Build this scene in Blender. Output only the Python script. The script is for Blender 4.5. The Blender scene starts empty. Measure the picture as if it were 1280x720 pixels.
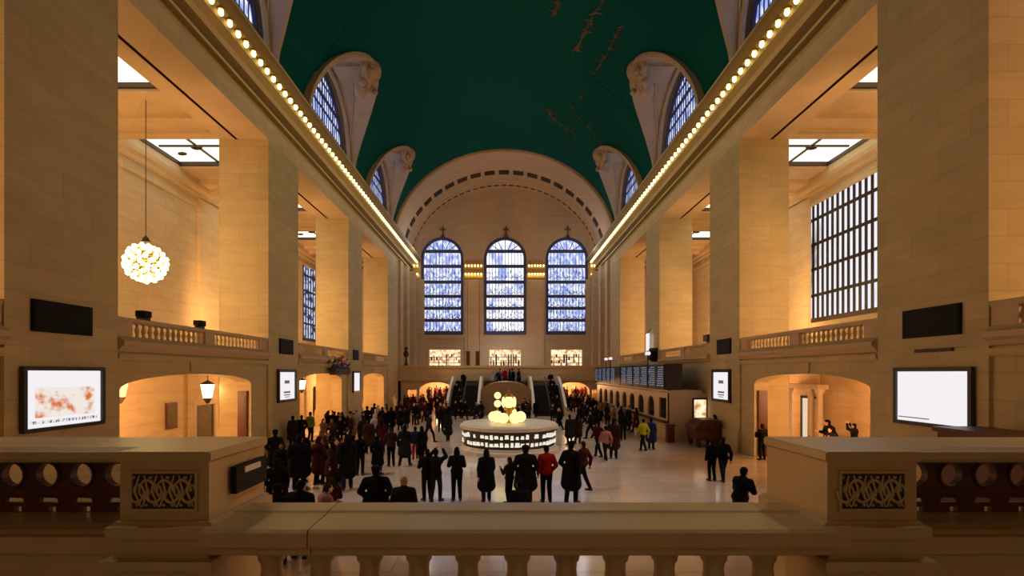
import bpy, bmesh, math, random
from math import sin, cos, pi, sqrt, radians
from mathutils import Vector, Matrix
R = random.Random(7)
SC = bpy.context.scene
COL = SC.collection
E = 4.2            # eye height above the concourse floor
W = 12.4           # half width of the hall at the pier faces
PITCH = 13.85
def P(px, py_, y):   # a point at depth y seen at a picture position
    return ((px-630)/640*y, y, E-(py_-466)/640*y)

# ------------------------------------------------------------------ materials
def s2l(c):
    return tuple(((v/255)/12.92 if v/255 <= .04045 else (((v/255)+.055)/1.055)**2.4) for v in c) + (1,)
def new_mat(name):
    m = bpy.data.materials.new(name); m.use_nodes = True
    return m, m.node_tree, m.node_tree.nodes['Principled BSDF']
def N(nt, t, **k):
    n = nt.nodes.new(t)
    for a, v in k.items(): setattr(n, a, v)
    return n
def plain(name, rgb, rough=.6, metal=0, noise=.12, nscale=6, emit=None, estr=0, spec=None, bump=0):
    m, nt, b = new_mat(name); L = nt.links
    c = s2l(rgb)
    tc = N(nt, 'ShaderNodeNewGeometry')
    nz = N(nt, 'ShaderNodeTexNoise'); nz.inputs['Scale'].default_value = nscale; nz.inputs['Detail'].default_value = 4
    L.new(tc.outputs['Position'], nz.inputs['Vector'])
    mx = N(nt, 'ShaderNodeMix', data_type='RGBA')
    mx.inputs[6].default_value = tuple(v*(1-noise) for v in c[:3])+(1,)
    mx.inputs[7].default_value = tuple(min(1, v*(1+noise)) for v in c[:3])+(1,)
    L.new(nz.outputs['Fac'], mx.inputs[0]); L.new(mx.outputs[2], b.inputs['Base Color'])
    b.inputs['Roughness'].default_value = rough; b.inputs['Metallic'].default_value = metal
    if spec is not None: b.inputs['Specular IOR Level'].default_value = spec
    if emit:
        b.inputs['Emission Color'].default_value = s2l(emit); b.inputs['Emission Strength'].default_value = estr
    if bump:
        bp = N(nt, 'ShaderNodeBump'); bp.inputs['Strength'].default_value = bump; bp.inputs['Distance'].default_value = .05
        L.new(nz.outputs['Fac'], bp.inputs['Height']); L.new(bp.outputs[0], b.inputs['Normal'])
    return m
def blocks(name, rgb, bw=2.0, bh=.7, mort=.012, var=.1, rough=.7, flat=False, mortar=.72):
    """dressed stone laid in courses; flat=True lays the pattern on a floor"""
    m, nt, b = new_mat(name); L = nt.links
    c = s2l(rgb)
    g = N(nt, 'ShaderNodeNewGeometry'); sp = N(nt, 'ShaderNodeSeparateXYZ'); L.new(g.outputs['Position'], sp.inputs[0])
    cb = N(nt, 'ShaderNodeCombineXYZ')
    if flat:
        L.new(sp.outputs[0], cb.inputs[0]); L.new(sp.outputs[1], cb.inputs[1])
    else:
        ad = N(nt, 'ShaderNodeMath', operation='ADD'); L.new(sp.outputs[0], ad.inputs[0]); L.new(sp.outputs[1], ad.inputs[1])
        L.new(ad.outputs[0], cb.inputs[0]); L.new(sp.outputs[2], cb.inputs[1])
    br = N(nt, 'ShaderNodeTexBrick'); L.new(cb.outputs[0], br.inputs['Vector'])
    br.inputs['Scale'].default_value = 1; br.inputs['Brick Width'].default_value = bw; br.inputs['Row Height'].default_value = bh
    br.inputs['Mortar Size'].default_value = mort; br.inputs['Mortar Smooth'].default_value = .3
    br.inputs['Color1'].default_value = tuple(v*(1-var) for v in c[:3])+(1,)
    br.inputs['Color2'].default_value = tuple(min(1, v*(1+var)) for v in c[:3])+(1,)
    br.inputs['Mortar'].default_value = tuple(v*mortar for v in c[:3])+(1,)
    nz = N(nt, 'ShaderNodeTexNoise'); nz.inputs['Scale'].default_value = 1.3; nz.inputs['Detail'].default_value = 6
    mp = N(nt, 'ShaderNodeMapping'); mp.inputs['Scale'].default_value = (.6, .6, 2.2) if not flat else (.5, 1.6, 1)
    L.new(g.outputs['Position'], mp.inputs[0]); L.new(mp.outputs[0], nz.inputs['Vector'])
    rm = N(nt, 'ShaderNodeMapRange'); rm.inputs[3].default_value = .8; rm.inputs[4].default_value = 1.2
    L.new(nz.outputs['Fac'], rm.inputs[0])
    mu = N(nt, 'ShaderNodeVectorMath', operation='SCALE'); L.new(br.outputs['Color'], mu.inputs[0]); L.new(rm.outputs[0], mu.inputs['Scale'])
    L.new(mu.outputs[0], b.inputs['Base Color'])
    b.inputs['Roughness'].default_value = rough
    bp = N(nt, 'ShaderNodeBump'); bp.inputs['Strength'].default_value = .25; bp.inputs['Distance'].default_value = .02; bp.invert = True
    L.new(br.outputs['Fac'], bp.inputs['Height']); L.new(bp.outputs[0], b.inputs['Normal'])
    return m
def glow(name, rgb, strength, dark=None, scale=(1, 1, 1), nscale=2, lo=.4, hi=.6, detail=3):
    """luminous surface; with dark=rgb a noise pattern of the two colours"""
    m = bpy.data.materials.new(name); m.use_nodes = True; nt = m.node_tree; L = nt.links; nt.nodes.clear()
    o = N(nt, 'ShaderNodeOutputMaterial'); e = N(nt, 'ShaderNodeEmission'); L.new(e.outputs[0], o.inputs[0])
    e.inputs['Color'].default_value = s2l(rgb); e.inputs['Strength'].default_value = strength
    if dark:
        g = N(nt, 'ShaderNodeNewGeometry'); mp = N(nt, 'ShaderNodeMapping'); mp.inputs['Scale'].default_value = scale
        nz = N(nt, 'ShaderNodeTexNoise'); nz.inputs['Scale'].default_value = nscale; nz.inputs['Detail'].default_value = detail
        L.new(g.outputs['Position'], mp.inputs[0]); L.new(mp.outputs[0], nz.inputs['Vector'])
        r = N(nt, 'ShaderNodeValToRGB'); r.color_ramp.elements[0].position = lo; r.color_ramp.elements[1].position = hi
        r.color_ramp.elements[0].color = s2l(dark); r.color_ramp.elements[1].color = s2l(rgb)
        L.new(nz.outputs['Fac'], r.inputs[0]); L.new(r.outputs[0], e.inputs['Color'])
    return m

M = {}
M['pier'] = blocks('pier_stone', (190, 176, 136), var=.06, mortar=.8)
M['wallstone'] = blocks('wall_stone', (206, 186, 150), bw=2.4, bh=.8, var=.05)
M['ashlar'] = blocks('end_wall_stone', (196, 176, 150), bw=2.2, bh=1.0, var=.05, mort=.008)
M['stone'] = plain('carved_stone', (194, 174, 142), .65, noise=.1, bump=.1)
M['hood'] = plain('lunette_stone', (192, 170, 142), .7, noise=.18, nscale=1.5, bump=.2)
M['rail'] = plain('railing_marble', (178, 152, 104), .36, noise=.16, nscale=2.5)
M['rail_shade'] = plain('railing_shade_marble', (84, 42, 26), .5, noise=.3, nscale=8)  # shade on the pierced railing stone put into its colour
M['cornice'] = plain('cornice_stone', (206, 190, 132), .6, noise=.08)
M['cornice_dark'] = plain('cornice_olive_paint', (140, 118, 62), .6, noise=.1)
M['gold'] = plain('gilded_relief', (226, 184, 96), .38, metal=.6, noise=.2, nscale=10)
M['green'] = plain('ceiling_green_paint', (3, 84, 76), .85, noise=.06, nscale=.25, spec=.1)
M['gilt'] = plain('gilt_paint', (96, 88, 56), .7, noise=.4, nscale=3)
M['bronze'] = plain('dark_bronze', (58, 46, 38), .45, metal=.3)
M['iron'] = plain('window_iron', (66, 76, 124), .6)  # bluish glare from the bright panes mixed into the iron colour
M['lattice'] = plain('inner_lattice_paint', (130, 146, 200), .6)
M['black'] = plain('black_panel', (10, 9, 8), .6, spec=.2)
M['frame'] = plain('screen_frame', (44, 48, 48), .4)
M['marble'] = plain('white_marble', (214, 204, 190), .35, noise=.06)
M['brass'] = plain('brass', (200, 150, 60), .3, metal=.8)
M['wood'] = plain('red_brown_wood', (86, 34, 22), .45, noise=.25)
M['brownstone'] = plain('drum_marble', (150, 122, 92), .4, noise=.12, nscale=1)
M['stairdark'] = plain('stair_dark_carpet', (40, 28, 24), .9)
M['tkt'] = plain('ticket_marble', (204, 178, 144), .5, noise=.06)
M['win'] = glow('daylight_glass', (228, 234, 255), 1.3, dark=(128, 148, 222), scale=(1.6, 1, .7), nscale=2.2, lo=.38, hi=.6, detail=2)
M['win2'] = glow('bright_daylight_glass', (244, 246, 255), 1.35, dark=(156, 172, 232), scale=(1, 1, .6), nscale=.8, lo=.34, hi=.5, detail=2)
M['winside'] = glow('bright_side_glass', (246, 246, 252), 1.05, dark=(90, 84, 82), scale=(1, .6, .35), nscale=.5, lo=.36, hi=.46)
M['winstrip'] = glow('blue_side_glass', (214, 224, 250), 1.0, dark=(50, 60, 100), scale=(1, .6, 1), nscale=1.5, lo=.42, hi=.52)
M['sky'] = glow('skylight_glass', (255, 244, 214), 1.7)
M['bulb'] = glow('lamp_globe', (255, 230, 150), 6)
M['opal'] = glow('opal_glass', (255, 232, 150), 1.7)
M['crystal'] = glow('chandelier_bulbs', (255, 220, 140), 9)
M['shop'] = glow('shop_glow', (255, 232, 190), 1.3, dark=(190, 130, 70), scale=(1, 1, 1), nscale=2.6, lo=.36, hi=.56)
M['screen'] = glow('screen_white', (252, 248, 250), 1.0)
M['scrdark'] = glow('screen_grey_line', (120, 120, 124), .7)
M['scrgrey'] = glow('screen_caption', (250, 246, 244), .9, dark=(90, 96, 110), scale=(1, 3, 1), nscale=6, lo=.42, hi=.5)
M['scrpink'] = glow('screen_artwork', (250, 240, 230), .98, dark=(226, 120, 66), scale=(1, 1.2, 1.6), nscale=2.0, lo=.38, hi=.52, detail=6)
M['board'] = plain('board_face', (10, 14, 22), .5, spec=.2)
M['text'] = glow('board_lettering', (170, 186, 214), .4)
M['leaflet'] = glow('self_lit_leaflet', (255, 244, 220), .95)  # paper glows by itself; the rack lighting is put into its colour
m, nt, b = new_mat('concourse_floor'); M['floor'] = m
M['floor'] = blocks('concourse_floor', (206, 188, 172), bw=2.4, bh=1.2, mort=.02, var=.06, rough=.15, flat=True, mortar=.8)
M['floor'].node_tree.nodes['Principled BSDF'].inputs['Specular IOR Level'].default_value = .85
M['carve'] = M['stone']

# ------------------------------------------------------------------ mesh builder
class MB:
    def __init__(s): s.v = []; s.f = []; s.mi = []; s.cur = 0
    def add(s, vs, fs, mi=None):
        o = len(s.v); s.v += [tuple(v) for v in vs]
        s.f += [tuple(i+o for i in f) for f in fs]; s.mi += [s.cur if mi is None else mi]*len(fs)
        return s
    def box(s, x0, x1, y0, y1, z0, z1, mi=None):
        x0, x1 = min(x0, x1), max(x0, x1)
        v = [(x0,y0,z0),(x1,y0,z0),(x1,y1,z0),(x0,y1,z0),(x0,y0,z1),(x1,y0,z1),(x1,y1,z1),(x0,y1,z1)]
        return s.add(v, [(0,3,2,1),(4,5,6,7),(0,1,5,4),(1,2,6,5),(2,3,7,6),(3,0,4,7)], mi)
    def prism(s, prof, a0, a1, axis='y', mi=None, mis=None, closed=True, caps=True):
        """profile of (u,w) pairs: axis y -> (x,z), axis x -> (y,z), axis z -> (x,y)"""
        n = len(prof)
        def pt(u, w, a): return {'y': (u, a, w), 'x': (a, u, w), 'z': (u, w, a)}[axis]
        v = [pt(u, w, a0) for u, w in prof] + [pt(u, w, a1) for u, w in prof]
        rng = range(n if closed else n-1)
        for i in rng:
            j = (i+1) % n
            s.add([v[i], v[j], v[n+j], v[n+i]], [(0,1,2,3)], mis[i] if mis else mi)
        if caps and closed:
            s.add(v[:n], [tuple(range(n))], mi); s.add(v[n:], [tuple(range(n))[::-1]], mi)
        return s
    def lathe(s, prof, c=(0,0,0), n=16, mi=None, square=False):
        """prof of (r,z)"""
        vs = []; k = len(prof)
        for r, z in prof:
            for i in range(n):
                a = 2*pi*i/n + (pi/n)
                vs.append((c[0]+r*cos(a), c[1]+r*sin(a), c[2]+z))
        fs = [(i*n+j, i*n+(j+1)%n, (i+1)*n+(j+1)%n, (i+1)*n+j) for i in range(k-1) for j in range(n)]
        fs += [tuple(range(n))[::-1], tuple((k-1)*n+j for j in range(n))]
        return s.add(vs, fs, mi)
    def tube(s, pts, r, n=6, mi=None, closed=False):
        pts = [Vector(p) for p in pts]; k = len(pts); vs = []
        rr = r if isinstance(r, (list, tuple)) else [r]*k
        up = Vector((0,0,1))
        for i, p in enumerate(pts):
            if closed: d = pts[(i+1)%k]-pts[i-1]
            else: d = pts[min(i+1,k-1)]-pts[max(i-1,0)]
            d.normalize()
            if abs(d.dot(up)) > .95: up = Vector((1,0,0)) if abs(d.x) < .9 else Vector((0,1,0))
            a = d.cross(up).normalized(); b = a.cross(d).normalized()
            up = b
            for j in range(n):
                t = 2*pi*j/n; vs.append(p+a*(rr[i]*cos(t))+b*(rr[i]*sin(t)))
        m_ = k if closed else k-1
        fs = [(i*n+j, i*n+(j+1)%n, ((i+1)%k)*n+(j+1)%n, ((i+1)%k)*n+j) for i in range(m_) for j in range(n)]
        if not closed: fs += [tuple(range(n))[::-1], tuple((k-1)*n+j for j in range(n))]
        return s.add(vs, fs, mi)
    def ball(s, c, r, n=10, m_=6, mi=None):
        rx, ry, rz = r if isinstance(r, (tuple, list)) else (r, r, r)
        vs = [(c[0], c[1], c[2]-rz)]
        for i in range(1, m_):
            t = -pi/2+pi*i/m_
            for j in range(n):
                a = 2*pi*j/n; vs.append((c[0]+rx*cos(t)*cos(a), c[1]+ry*cos(t)*sin(a), c[2]+rz*sin(t)))
        vs.append((c[0], c[1], c[2]+rz)); last = len(vs)-1
        fs = [(0, 1+(j+1)%n, 1+j) for j in range(n)]
        fs += [(1+i*n+j, 1+i*n+(j+1)%n, 1+(i+1)*n+(j+1)%n, 1+(i+1)*n+j) for i in range(m_-2) for j in range(n)]
        fs += [(last, 1+(m_-2)*n+j, 1+(m_-2)*n+(j+1)%n) for j in range(n)]
        return s.add(vs, fs, mi)
    def limb(s, p0, p1, r0, r1, flat=1.0, n=12):
        """tapered closed capsule; flat squeezes it along y"""
        p0, p1 = Vector(p0), Vector(p1); d = (p1-p0).normalized()
        ref = Vector((0,1,0)) if abs(d.y) < .8 else Vector((0,0,1))
        a = d.cross(ref).normalized(); b = a.cross(d).normalized()
        rings = []
        for t in (-80, -55, -28, 0): rings.append((p0+d*(r0*sin(radians(t))), r0*cos(radians(t))))
        for t in (0, 28, 55, 80): rings.append((p1+d*(r1*sin(radians(t))), r1*cos(radians(t))))
        vs = []
        for c, r in rings:
            for j in range(n):
                t = 2*pi*j/n; vs.append(c+a*(r*cos(t))+b*(r*flat*sin(t)))
        k = len(rings)
        fs = [(i*n+j, i*n+(j+1)%n, (i+1)*n+(j+1)%n, (i+1)*n+j) for i in range(k-1) for j in range(n)]
        fs += [tuple(range(n))[::-1], tuple((k-1)*n+j for j in range(n))]
        return s.add(vs, fs)
    def pierced(s, u0, u1, w0, w1, hole, a0, a1, axis='y', mi=None):
        """a slab u0..u1 x w0..w1, thickness a0..a1, with a star-shaped hole (list of (u,w) counter-clockwise)"""
        hc = (sum(p[0] for p in hole)/len(hole), sum(p[1] for p in hole)/len(hole))
        def hit(dx, dz):
            t = 1e9
            if dx > 1e-9: t = min(t, (u1-hc[0])/dx)
            if dx < -1e-9: t = min(t, (u0-hc[0])/dx)
            if dz > 1e-9: t = min(t, (w1-hc[1])/dz)
            if dz < -1e-9: t = min(t, (w0-hc[1])/dz)
            return (hc[0]+dx*t, hc[1]+dz*t)
        pts = [(math.atan2(h[1]-hc[1], h[0]-hc[0]), h, None) for h in hole]
        n = len(hole)
        for cx, cz in ((u0,w0),(u1,w0),(u1,w1),(u0,w1)):
            dx, dz = cx-hc[0], cz-hc[1]; ang = math.atan2(dz, dx)
            best = None
            for i in range(n):
                a, b = hole[i], hole[(i+1)%n]
                ex, ez = b[0]-a[0], b[1]-a[1]; det = dx*(-ez)+dz*ex
                if abs(det) < 1e-12: continue
                rx, rz = a[0]-hc[0], a[1]-hc[1]
                t = (rx*(-ez)+rz*ex)/det; q = (dx*rz-dz*rx)/det
                if t > 0 and -1e-6 <= q <= 1+1e-6 and (best is None or t < best): best = t
            best = best or .9
            pts.append((ang, (hc[0]+dx*best, hc[1]+dz*best), (cx, cz)))
        pts.sort(key=lambda q: q[0])
        inn = [p[1] for p in pts]
        out = [p[2] or hit(p[1][0]-hc[0], p[1][1]-hc[1]) for p in pts]
        def pt(u, w, a): return {'y': (u, a, w), 'x': (a, u, w)}[axis]
        k = len(pts)
        for i in range(k):
            j = (i+1) % k
            s.add([pt(*inn[i],a0), pt(*inn[j],a0), pt(*out[j],a0), pt(*out[i],a0)], [(0,1,2,3)], mi)
            s.add([pt(*inn[i],a1), pt(*inn[j],a1), pt(*out[j],a1), pt(*out[i],a1)], [(3,2,1,0)], mi)
            s.add([pt(*inn[i],a0), pt(*inn[i],a1), pt(*inn[j],a1), pt(*inn[j],a0)], [(0,1,2,3)], mi)
            s.add([pt(*out[i],a0), pt(*out[i],a1), pt(*out[j],a1), pt(*out[j],a0)], [(3,2,1,0)], mi)
        return s
    def data(s, name, mats, smooth=False, fix=True):
        me = bpy.data.meshes.new(name); me.from_pydata(s.v, [], s.f)
        for m_ in (mats if isinstance(mats, (list, tuple)) else [mats]): me.materials.append(m_)
        me.polygons.foreach_set('material_index', s.mi)
        if fix:
            bm = bmesh.new(); bm.from_mesh(me)
            bmesh.ops.remove_doubles(bm, verts=bm.verts, dist=1e-5)
            bmesh.ops.recalc_face_normals(bm, faces=bm.faces); bm.to_mesh(me); bm.free()
        if smooth:
            me.polygons.foreach_set('use_smooth', [True]*len(me.polygons))
            try: me.set_sharp_from_angle(angle=radians(40))
            except Exception: pass
        me.update(); return me
    def obj(s, name, mats, parent=None, smooth=False, loc=None, bevel=0):
        o = bpy.data.objects.new(name, s.data(name, mats, smooth)); COL.objects.link(o)
        if parent: o.parent = parent
        if loc: o.location = loc
        if bevel:
            b_ = o.modifiers.new('bevel', 'BEVEL'); b_.width = bevel; b_.segments = 2; b_.limit_method = 'ANGLE'
        return o
def tag(o, label=None, cat=None, group=None, kind=None):
    if label: o['label'] = label
    if cat: o['category'] = cat
    if group: o['group'] = group
    if kind: o['kind'] = kind
    return o
def thing(name, label, cat, loc=(0,0,0), rz=0, group=None):
    o = bpy.data.objects.new(name, None); COL.objects.link(o); o.location = loc; o.rotation_euler[2] = rz
    o.empty_display_size = .2
    return tag(o, label, cat, group)
def struct(mb, name, mats, **k):
    o = mb.obj(name, mats, **k); o['kind'] = 'structure'; return o
def place(mesh, name, parent=None, loc=(0,0,0), rz=0, scale=None):
    o = bpy.data.objects.new(name, mesh); COL.objects.link(o); o.location = loc; o.rotation_euler[2] = rz
    if parent: o.parent = parent
    if scale: o.scale = scale
    return o
SIDE = {-1: 'left', 1: 'right'}
ORD = ['nearest', 'second', 'third', 'farthest']
PIERS = [(13.1+PITCH*k, 17.0+PITCH*k) for k in range(-1, 4)]      # (near, far)
BAYS = [(17.0+PITCH*k, 26.95+PITCH*k) for k in range(-1, 3)]
YN, YV, YE = -8.0, 57.0, 68.0       # rear wall, end of the painted vault, end wall
HV, AV, BV = E+14.3, 12.5, 10.6     # springing height, half axes of the vault
def vx(z): return AV*sqrt(max(0, 1-((z-HV)/BV)**2))

# ------------------------------------------------------------------ floor, piers, walls
struct(MB().box(-26, 26, YN-1, 74, -.3, 0), 'floor', M['floor'])
struct(MB().box(-13, 13, YN, 2.45, E-1.85, E-1.62), 'floor', M['floor'])           # balcony where the viewer stands
struct(MB().box(-22, 22, YN-.5, YN, 0, 30), 'wall_rear', M['ashlar'])
for s in (-1, 1):
    for k, (y0, y1) in enumerate(PIERS):
        if k == 1 and s < 0: y0, y1 = y0-.4, y1-.55
        if k == 0:
            struct(MB().box(s*W, s*15, YN, y1, 0, E+12.3), 'wall_'+SIDE[s], M['pier']); continue
        t = thing('stone_pier', f'{ORD[k-1]} tall square limestone pier on the {SIDE[s]} side of the hall', 'pier', (s*13.7, (y0+y1)/2, 0))
        hx, hy = 1.3, (y1-y0)/2
        MB().box(-hx, hx, -hy, hy, 1.3, E+12.3).obj('shaft', M['pier'], t)
        mb = MB().box(-hx-.12, hx+.12, -hy, hy, 0, 1.1)
        mb.box(-hx-.07, hx+.07, -hy, hy, 1.1, 1.2).box(-hx-.03, hx+.03, -hy, hy, 1.2, 1.3)
        mb.obj('plinth', M['pier'], t)
    # lintel beams over the openings, with a sunk groove along the soffit
    mb = MB()
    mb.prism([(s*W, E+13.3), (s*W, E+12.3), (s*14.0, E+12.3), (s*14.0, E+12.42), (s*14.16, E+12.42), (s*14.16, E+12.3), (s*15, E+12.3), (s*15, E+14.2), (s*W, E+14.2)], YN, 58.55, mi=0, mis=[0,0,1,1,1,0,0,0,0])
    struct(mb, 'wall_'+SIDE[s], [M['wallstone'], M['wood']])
    # entablature and cornice, one long moulding
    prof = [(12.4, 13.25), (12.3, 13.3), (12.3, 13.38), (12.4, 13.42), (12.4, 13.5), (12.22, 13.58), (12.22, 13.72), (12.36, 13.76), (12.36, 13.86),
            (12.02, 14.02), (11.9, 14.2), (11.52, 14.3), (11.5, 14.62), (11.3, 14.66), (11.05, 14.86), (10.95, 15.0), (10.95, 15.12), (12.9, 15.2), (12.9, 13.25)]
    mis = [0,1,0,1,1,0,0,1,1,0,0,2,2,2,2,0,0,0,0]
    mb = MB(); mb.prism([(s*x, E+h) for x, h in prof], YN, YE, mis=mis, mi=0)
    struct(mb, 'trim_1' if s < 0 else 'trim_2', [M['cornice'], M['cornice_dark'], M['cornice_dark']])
    # gallery outer wall with tall windows
    X = 21.0
    holes = ([(28.4, 36.0)] if s > 0 else [(53.4, 61.0)])
    mb = MB(); y = YN
    for a, b_ in holes:
        mb.box(s*X, s*(X+.6), y, a, 0, E+16); mb.box(s*X, s*(X+.6), a, b_, 0, E+3.4); mb.box(s*X, s*(X+.6), a, b_, E+12.3, E+16); y = b_
    mb.box(s*X, s*(X+.6), y, 74, 0, E+16)
    struct(mb, 'wall_'+SIDE[s], M['wallstone'])
    # crown moulding under the gallery ceiling
    struct(MB().prism([(s*21, E+11.3), (s*20.85, E+11.32), (s*20.85, E+11.5), (s*20.93, E+11.55), (s*20.93, E+12.0), (s*20.7, E+12.05), (s*20.7, E+12.25), (s*20.5, E+12.4), (s*20.45, E+12.6), (s*20.45, E+13.3), (s*21, E+13.3)], YN, 62), 'trim_3' if s < 0 else 'trim_4', M['wallstone'])
    struct(MB().box(s*12.4, s*21, 62, 62.5, 0, E+16).box(s*12.4, s*21, YN-.5, YN, 0, E+16), 'wall_'+SIDE[s], M['wallstone'])
    # thin joint pipe and pilaster on that wall
    struct(MB().box(s*20.75, s*21, 35.0, 37.4, E+.7, E+11.9).box(s*20.75, s*21, 49, 51.4, E+.7, E+11.9), 'trim_5' if s < 0 else 'trim_6', M['wallstone'])
    # gallery ceiling: cross beams, stepped coffers and skylights
    mb = MB(); beams = [-1.0, 8.3, 17.6, 26.8, 35.6, 44.6, 53.6, 62.0]
    for k, yb in enumerate(beams):
        mb.box(s*15, s*21, yb, yb+.6, E+12.5, E+15)
    for y0, y1 in zip(beams, beams[1:]):
        a, b_ = y0+.6, y1
        mb.box(s*15, s*21, b_-1.2, b_, E+12.72, E+15); mb.box(s*15, s*21, b_-3.2, b_-1.2, E+12.95, E+15)
        mb.box(s*15, s*15.4, a, b_-3.2, E+13.05, E+15); mb.box(s*20.52, s*21, a, b_-3.2, E+13.05, E+15)
    struct(mb, 'ceiling', M['wallstone'])
    for k, (y0, y1) in enumerate(zip(beams, beams[1:])):
        if k == 0 or k == 6: continue
        a, b_ = y0+.62, y1-3.22
        t = thing('skylight', f'{["","first","nearest","second","third","farthest"][k]} white glowing skylight in the {SIDE[s]} gallery ceiling', 'skylight', (s*17.95, (a+b_)/2, E+13.2))
        hl = (b_-a)/2
        MB().box(-2.55, 2.55, -hl, hl, .1, .16).obj('glass_panel', M['sky'], t)
        mb = MB()
        for xx in (-2.55, 2.43): mb.box(xx, xx+.12, -hl, hl, -.12, .12)
        for yy in (-hl, hl-.16): mb.box(-2.55, 2.55, yy, yy+.16, -.12, .12)
        mb.box(-2.2, 2.2, -.05, .05, 0, .1); mb.box(-.05, .05, -hl, hl, 0, .1)
        mb.ball((0, 0, -.05), (.35, .2, .12), 10, 5); mb.ball((-1.4, .9, -.02), (.3, .15, .1), 8, 5)
        mb.obj('frame', M['bronze'], t)
    # gallery floor, and side arcade under it
    struct(MB().box(s*12.9, s*21, YN, 62, E+.35, E+.7), 'floor', M['wallstone'])
    for k, (a, b_) in enumerate(BAYS):
        if k == 1 and s < 0: a -= .55
        if k == 0 and s < 0: b_ -= .4
        mid = (a+b_)/2-.45; hw = 4.05
        if k == 1 and s < 0: mid, hw = 20.98, 4.33
        arc = [(mid-hw, .02)] + [(mid-hw*cos(pi*i/18), E-.55+.5*sin(pi*i/18)) for i in range(19)] + [(mid+hw, .02)]
        arc = [(y, z) for y, z in arc]
        mb = MB()
        if s > 0 and k == 2:
            # shop window beside the ticket hall instead of an open arch
            mb.box(W+.1, W+.8, a, b_, 0, E+.7)
        else:
            c_ = arc[::-1]
            mb.pierced(a, b_, 0, E+.7, arc[:1]+arc[-1:]+arc[1:-1][::-1] if False else list(reversed(arc)), s*(W+.1), s*(W+.8), axis='x')
            mb.prism([(s*(W+.0), E+.42), (s*(W-.06), E+.5), (s*(W-.06), E+.62), (s*(W+.12), E+.62), (s*(W+.12), E+.42)], a, b_)
            mb.prism([(mid-.6+.0, E+.0), (mid+.0, E+.0), (mid+.05, E+.5), (mid-.65, E+.5)], s*(W+.03), s*(W+.12), axis='x')
        struct(mb, 'wall_'+SIDE[s], M['pier'])
        if k == 1:
            d = thing('folded_door', f'dark brown door leaf folded against the jamb of the nearest arch on the {SIDE[s]}', 'door', (s*12.9, mid+hw-.06, 0))
            MB().box(-.22, .22, -.05, .05, .02, 3.3).obj('leaf', M['wood'], d); MB().box(-.16, .16, -.065, -.05, .3, 1.4).box(-.16, .16, -.065, -.05, 1.6, 3.1).obj('leaf_panel', M['wood'], d)
            MB().ball((-s*.15, -.08, 1.05), .03, 8, 5).obj('handle', M['brass'], d)
        # back of the passage with doorways
        y0_, y1_ = a-3.9, b_
        d0 = mid+5.2 if k else mid
        if y0_ < 56:
            mb = MB(); mb.pierced(y0_, y1_, 0, E+.35, [(d0-1.6, .02), (d0-1.6, 2.9), (d0+1.6, 2.9), (d0+1.6, .02)][::-1] if d0+1.6 < y1_ else [(mid-1, .02), (mid-1, 2.9), (mid+1.2, 2.9), (mid+1.2, .02)][::-1], s*18, s*18.5, axis='x')
            for yy in (y0_+2.2, y0_+5.5): mb.box(s*17.85, s*18, yy, yy+.6, 0, E+.2)
            struct(mb, 'wall_'+SIDE[s], M['wallstone'])
    # solid wall beyond the last pier with two slim pilasters
    mb = MB().box(s*W, s*13.2, 58.56, YE, 0, HV)
    for yy, xx in ((60.0, 12.1), (63.2, 11.9), (66.3, 11.5)): mb.box(s*xx, s*W, yy, yy+1.4, 0, E+13.2)
    struct(mb, 'wall_'+SIDE[s], M['ashlar'])

# balustrades of the side galleries ------------------------------------------------
bal_me = MB().lathe([(.05,0),(.075,.03),(.05,.08),(.045,.12),(.085,.24),(.05,.36),(.04,.42),(.075,.47),(.075,.5)], n=8).data('baluster', M['stone'], True)
for s in (-1, 1):
    for k, (a, b_) in enumerate(BAYS):
        if k == 1 and s < 0: a -= .55
        if k == 0 and s < 0: b_ -= .4
        t = thing('balustrade', f'{["rear","nearest","second","farthest"][k]} carved stone balustrade along the {SIDE[s]} gallery edge', 'balustrade', (s*12.65, (a+b_)/2, E+.7), 0)
        hl = (b_-a)/2-.01; q = s
        MB().prism([(-s*.25, 0), (-s*.33, .12), (-s*.45, .2), (-s*.45, .34), (-s*.3, .42), (-s*.22, .5), (s*.25, .5), (s*.25, 0)], -hl, hl).obj('ledge', M['stone'], t)
        MB().prism([(-s*.22, .98), (-s*.24, 1.02), (-s*.24, 1.1), (-s*.16, 1.14), (s*.2, 1.14), (s*.2, .98)], -hl, hl).obj('top_rail', M['stone'], t)
        for c0 in (-hl, -.35, hl-.7): MB().box(-.2, .2, c0, c0+.7, .5, .98).obj('panel_block', M['stone'], t)
        n = 13
        for half in (0, 1):
            y0 = -hl+.7 if half == 0 else .35; y1 = -.35 if half == 0 else hl-.7
            for i in range(n):
                place(bal_me, 'baluster', t, (0, y0+(y1-y0)*(i+.5)/n, .49))

# ------------------------------------------------------------------ vault and lunettes
CEN = [(a+b)/2 for a, b in BAYS]
RL, ZL = 4.5, E+16.8
ys = set([YN, YV])
y = YN
while y < YV: ys.add(round(y, 3)); y += 1.0
for c in CEN:
    for i in range(33):
        ys.add(round(c-RL*cos(pi*i/32), 4))
    ys.add(round(c-RL-.001, 4)); ys.add(round(c+RL+.001, 4))
ys = sorted(v for v in ys if YN <= v <= YV)
def zlow(y):
    for c in CEN:
        if abs(y-c) <= RL: return ZL+sqrt(max(0, RL*RL-(y-c)**2))
    return HV
mb = MB(); K = 44; col = []
for y in ys:
    p0 = math.asin(min(1, (zlow(y)-HV)/BV))
    right = [(AV*cos(p0+(pi/2-p0)*i/K), HV+BV*sin(p0+(pi/2-p0)*i/K)) for i in range(K+1)]
    col.append(right+[(-x, z) for x, z in right[:-1][::-1]])
n = len(col[0]); vs = []
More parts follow.
